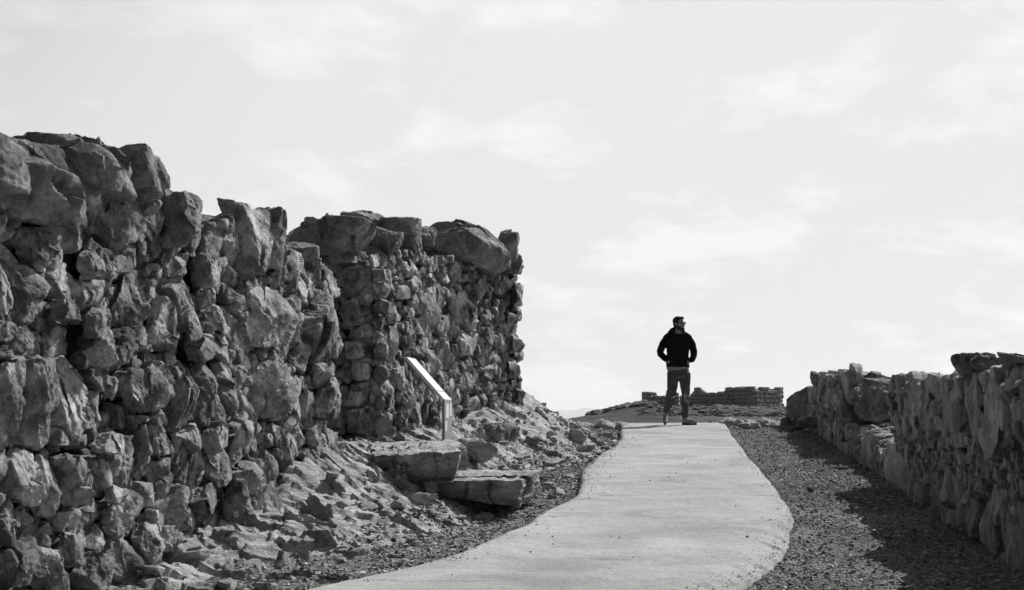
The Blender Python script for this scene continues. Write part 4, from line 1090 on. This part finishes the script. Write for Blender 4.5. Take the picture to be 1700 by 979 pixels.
def build_man():
    g = onplane(1127, 704.5)
    base = Vector((g[0], g[1], float(path_top(g[0], g[1])) + .004))
    k = g[1] / 21.9
    M = Matrix.Translation(base) @ Matrix.Scale(k * 1.0, 4)
    skin = plain('skin', .24, .6, 20, .08, .1, .002); black = plain('black_jacket', .006, .9, 25, .3, .3, .006, .05)
    jean = plain('faded_denim', .075, .9, 9, .4, .35, .006, .1); shirt = plain('grey_shirt', .22, .9, 20, .15, .2, .003)
    shoe = plain('grey_shoe_canvas', .30, .8, 25, .15, .2, .003); sole = plain('dark_rubber', .03, .8); hairm = plain('dark_hair', .012, .8, 60, .4, .4, .003)
    lace = plain('white_laces', .7, .8); lens = plain('dark_lens', .01, .15, 5, .0, 0, .001, .6); thread = plain('frayed_denim_threads', .55, .95)
    # continuous body under the clothes
    HC = np.array([.025, -.01, 1.655]); YAW = R(52)       # head turned to the right of the picture
    def hd(p): return rotz(np.array(p) + HC, HC, YAW)     # head local: face looks to -y
    def hball(c, r, lv=3):
        V, F = ball((0, 0, 0), r, lv); return [rotz(v + np.array(c) + HC, HC, YAW) for v in V], F
    body = [tube([(0, 0, .93), (0, 0, 1.1), (0, .01, 1.3), (.0, .01, 1.42)], [(.14, .095), (.13, .09), (.16, .10), (.13, .08)]),
            tube([(0, .01, 1.40), (.01, .0, 1.5), (.02, .0, 1.58)], [.07, .057, .056]),
            tube([(-.15, .01, 1.40), (-.30, .05, 1.20), (-.20, -.05, 1.08), (-.175, -.055, 1.06)], [.05, .042, .032, .028]),
            tube([(.15, .01, 1.40), (.285, .05, 1.20), (.21, -.05, 1.07), (.175, -.055, 1.05)], [.05, .042, .032, .028]),
            tube([(-.08, .0, .92), (-.11, -.02, .47), (-.19, .14, .22), (-.20, .15, .12)], [.085, .055, .042, .04]),
            tube([(.09, .0, .92), (.115, -.03, .47), (.10, .01, .13)], [.085, .055, .042]),
            tube([(-.20, .16, .10), (-.215, .07, .05)], [.035, .03]), tube([(.09, .02, .08), (.22, -.05, .045)], [.036, .03]),
            hball((0, .012, .035), (.073, .092, .088)), hball((0, -.018, -.035), (.058, .066, .075)), hball((0, -.045, -.075), (.036, .036, .032), 2),
            hball((0, -.094, -.008), (.012, .018, .022), 2), hball((0, -.088, .018), (.010, .012, .022), 2), hball((0, -.083, .030), (.042, .010, .010), 2),
            hball((0, -.082, -.043), (.024, .010, .006), 2), hball((0, -.080, -.053), (.021, .010, .006), 2),
            hball((-.076, .012, .0), (.010, .018, .030), 2), hball((.076, .012, .0), (.010, .018, .030), 2)]
    for sx_, wr in ((-1, (-.175, -.055, 1.06)), (1, (.175, -.055, 1.05))):
        w = np.array(wr); body.append(tube([w, w + np.array([-sx_ * .035, -.01, -.03]), w + np.array([-sx_ * .06, -.012, -.06])], [(.03, .018), (.04, .018), (.036, .016)]))
        for j, (ox, ln) in enumerate(((-.027, .062), (-.009, .072), (.009, .068), (.027, .052))):
            s = w + np.array([-sx_ * .06 + ox * .6, -.012, -.06 + ox * .5]); e1 = s + np.array([-sx_ * ln * .35, -.004, -ln * .5]); e2 = e1 + np.array([-sx_ * ln * .1, .012, -ln * .5])
            body.append(tube([s, e1, e2], [.009, .0085, .007], 8))
        s = w + np.array([-sx_ * .03, -.012, -.03]); body.append(tube([s, s + np.array([-sx_ * .035, -.004, .0]), s + np.array([-sx_ * .06, .002, -.012])], [.011, .010, .008], 8))
    root = fuse('person', body, skin, None, M, .0065, 3)
    tag(root, 'bearded man in black hooded jacket and ripped jeans on the path, hands in pockets', 'person')
    hair = [hball((0, .028, .055), (.079, .088, .080)), hball((0, .055, .0), (.070, .050, .050)), hball((.0, -.045, .105), (.052, .040, .022)), hball((-.066, .0, .02), (.014, .022, .035), 2), hball((.066, .0, .02), (.014, .022, .035), 2)]
    fuse('hair', hair, hairm, root, M, .0065, 2, .003, 50)
    beard = [hball((0, -.055, -.085), (.043, .042, .034)), hball((-.045, -.02, -.065), (.022, .045, .036)), hball((.045, -.02, -.065), (.022, .045, .036)), hball((0, -.090, -.035), (.026, .010, .008), 2),
             hball((-.063, .0, -.03), (.012, .02, .03), 2), hball((.063, .0, -.03), (.012, .02, .03), 2)]
    fuse('beard', beard, hairm, root, M, .0065, 2, .002, 50)
    gl = [hball((-.031, -.092, .022), (.027, .008, .020), 2), hball((.031, -.092, .022), (.027, .008, .020), 2), hball((0, -.098, .028), (.012, .006, .005), 2)]
    for sgn in (-1, 1): gl.append(tube([hd((sgn * .056, -.088, .028)), hd((sgn * .078, -.04, .027)), hd((sgn * .080, .01, .022))], [.0055, .005, .005], 8))
    fuse('sunglasses', gl, lens, root, M, .004, 1)
    jk = [tube([(-.008, 0, .955), (-.008, 0, 1.02), (-.005, 0, 1.15), (0, .01, 1.30), (0, .01, 1.42), (0, .01, 1.475)], [(.190, .125), (.188, .125), (.178, .12), (.195, .13), (.20, .12), (.14, .09)], 24),
          tube([(-.165, .01, 1.435), (-.245, .02, 1.32), (-.292, .05, 1.215), (-.285, .03, 1.16), (-.215, -.05, 1.085), (-.185, -.06, 1.07)], [.070, .066, .058, .055, .050, .047]),
          tube([(.165, .01, 1.43), (.232, .02, 1.32), (.268, .05, 1.21), (.262, .02, 1.14), (.225, -.05, 1.075), (.19, -.06, 1.06)], [.070, .064, .056, .052, .049, .047]),
          tube([(-.11, .05, 1.555), (-.05, .08, 1.575), (.04, .085, 1.56), (.10, .05, 1.52)], [.035, .045, .045, .038]),
          tube([(-.12, .03, 1.53), (-.11, -.03, 1.49), (-.05, -.085, 1.43)], [.045, .042, .03]), tube([(.10, .03, 1.51), (.095, -.03, 1.485), (.05, -.085, 1.43)], [.040, .038, .03]),
          tube([(-.19, 0, 1.42), (-.09, .02, 1.50)], [.065, .06]), tube([(.19, 0, 1.415), (.09, .02, 1.49)], [.065, .06]),
          tube([(-.19, -.01, .955), (0, -.115, .955), (.175, -.01, .955)], [.016, .016, .016])]
    fuse('jacket', jk, black, root, M, .009, 3, .006, 9)
    fuse('shirt', [tube([(-.008, 0, .90), (-.008, 0, .94), (-.005, 0, 1.0)], [(.180, .118), (.178, .118), (.165, .11)], 24)], shirt, root, M, .008, 2, .005, 14)
    jn = [tube([(.005, .005, .79), (.005, .005, .86), (.002, 0, .93)], [(.175, .115), (.178, .118), (.170, .11)], 24),
          tube([(-.085, .0, .84), (-.098, -.005, .66), (-.118, -.01, .48), (-.150, .06, .35), (-.185, .125, .245), (-.192, .14, .215)], [(.098, .105), (.086, .09), (.068, .07), (.061, .062), (.048, .05), (.047, .049)], 18),
          tube([(.105, .0, .84), (.110, -.01, .66), (.115, -.015, .48), (.108, .0, .33), (.103, .01, .16), (.103, .01, .12)], [(.098, .105), (.084, .09), (.063, .07), (.057, .062), (.050, .052), (.049, .052)], 18)]
    fuse('jeans', jn, jean, root, M, .009, 2, .007, 11)
    # frayed knee rips
    fuse('knee_rip', [tube([(-.125, -.078, .435), (-.085, -.076, .455), (-.056, -.058, .462)], [.006, .009, .010], 8)], thread, root, M, .004, 1)
    fuse('knee_rip', [tube([(.110, -.088, .47), (.150, -.075, .475), (.178, -.040, .470)], [.006, .007, .012], 8)], thread, root, M, .004, 1)
    # front foot, pointing right ; back foot on its toes, pointing at the camera
    def F1(l, w, z): a = R(-28); return (.062 + l * math.cos(a) - w * math.sin(a), .03 + l * math.sin(a) + w * math.cos(a), z)
    fuse('shoe', [tube([F1(.02, 0, .065), F1(.09, 0, .062), F1(.16, 0, .050), F1(.225, 0, .040)], [(.040, .045), (.042, .045), (.043, .034), (.034, .024)], 16), tube([F1(.03, 0, .07), F1(.045, 0, .12)], [.040, .038])], shoe, root, M, .006, 2)
    fuse('sole', [tube([F1(.0, 0, .014), F1(.08, 0, .013), F1(.17, 0, .013), F1(.245, 0, .016)], [(.040, .013), (.041, .013), (.047, .013), (.034, .013)], 16)], sole, root, M, .005, 1)
    fuse('laces', [tube([F1(.085 + .02 * j, -.022, .108 - .013 * j), F1(.085 + .02 * j, .022, .108 - .013 * j)], [.007, .007], 8) for j in range(4)], lace, root, M, .004, 1)
    def F2(l, w, z): return (-.205 + w - l * .10, .15 - l, z)
    fuse('shoe', [tube([F2(-.01, 0, .175), F2(.04, 0, .13), F2(.085, 0, .085), F2(.12, 0, .055), F2(.165, 0, .042)], [(.038, .04), (.040, .042), (.044, .036), (.045, .030), (.034, .022)], 16), tube([F2(.0, 0, .17), F2(.015, 0, .215)], [.038, .036])], shoe, root, M, .006, 2)
    fuse('sole', [tube([F2(-.055, 0, .150), F2(.0, 0, .085), F2(.06, 0, .033), F2(.11, 0, .014), F2(.175, 0, .018)], [(.038, .011), (.038, .011), (.043, .011), (.046, .012), (.034, .012)], 16)], sole, root, M, .005, 1)
build_man()

# ------------------------------------------------------------------ haze
def haze():
    x0, x1, y0, y1, z0, z1 = -20000, 20000, -20000, 20000, -63.5, 118
    V = [(x, y, z) for z in (z0, z1) for y in (y0, y1) for x in (x0, x1)]
    F = [(0, 2, 3, 1), (4, 5, 7, 6), (0, 1, 5, 4), (2, 6, 7, 3), (0, 4, 6, 2), (1, 3, 7, 5)]
    m = bpy.data.materials.new('haze_air'); m.use_nodes = True; t = m.node_tree; t.nodes.clear()
    v = nd(t, 'ShaderNodeVolumePrincipled'); v.inputs['Color'].default_value = (1, 1, 1, 1); v.inputs['Density'].default_value = HAZE; v.inputs['Anisotropy'].default_value = 0.35
    o = nd(t, 'ShaderNodeOutputMaterial'); t.links.new(v.outputs[0], o.inputs['Volume'])
    tag(mesh_obj('haze', V, F, m, smooth=False), 'thin pale haze over the whole plateau', kind='stuff')
HAZE = 0.00010
haze()
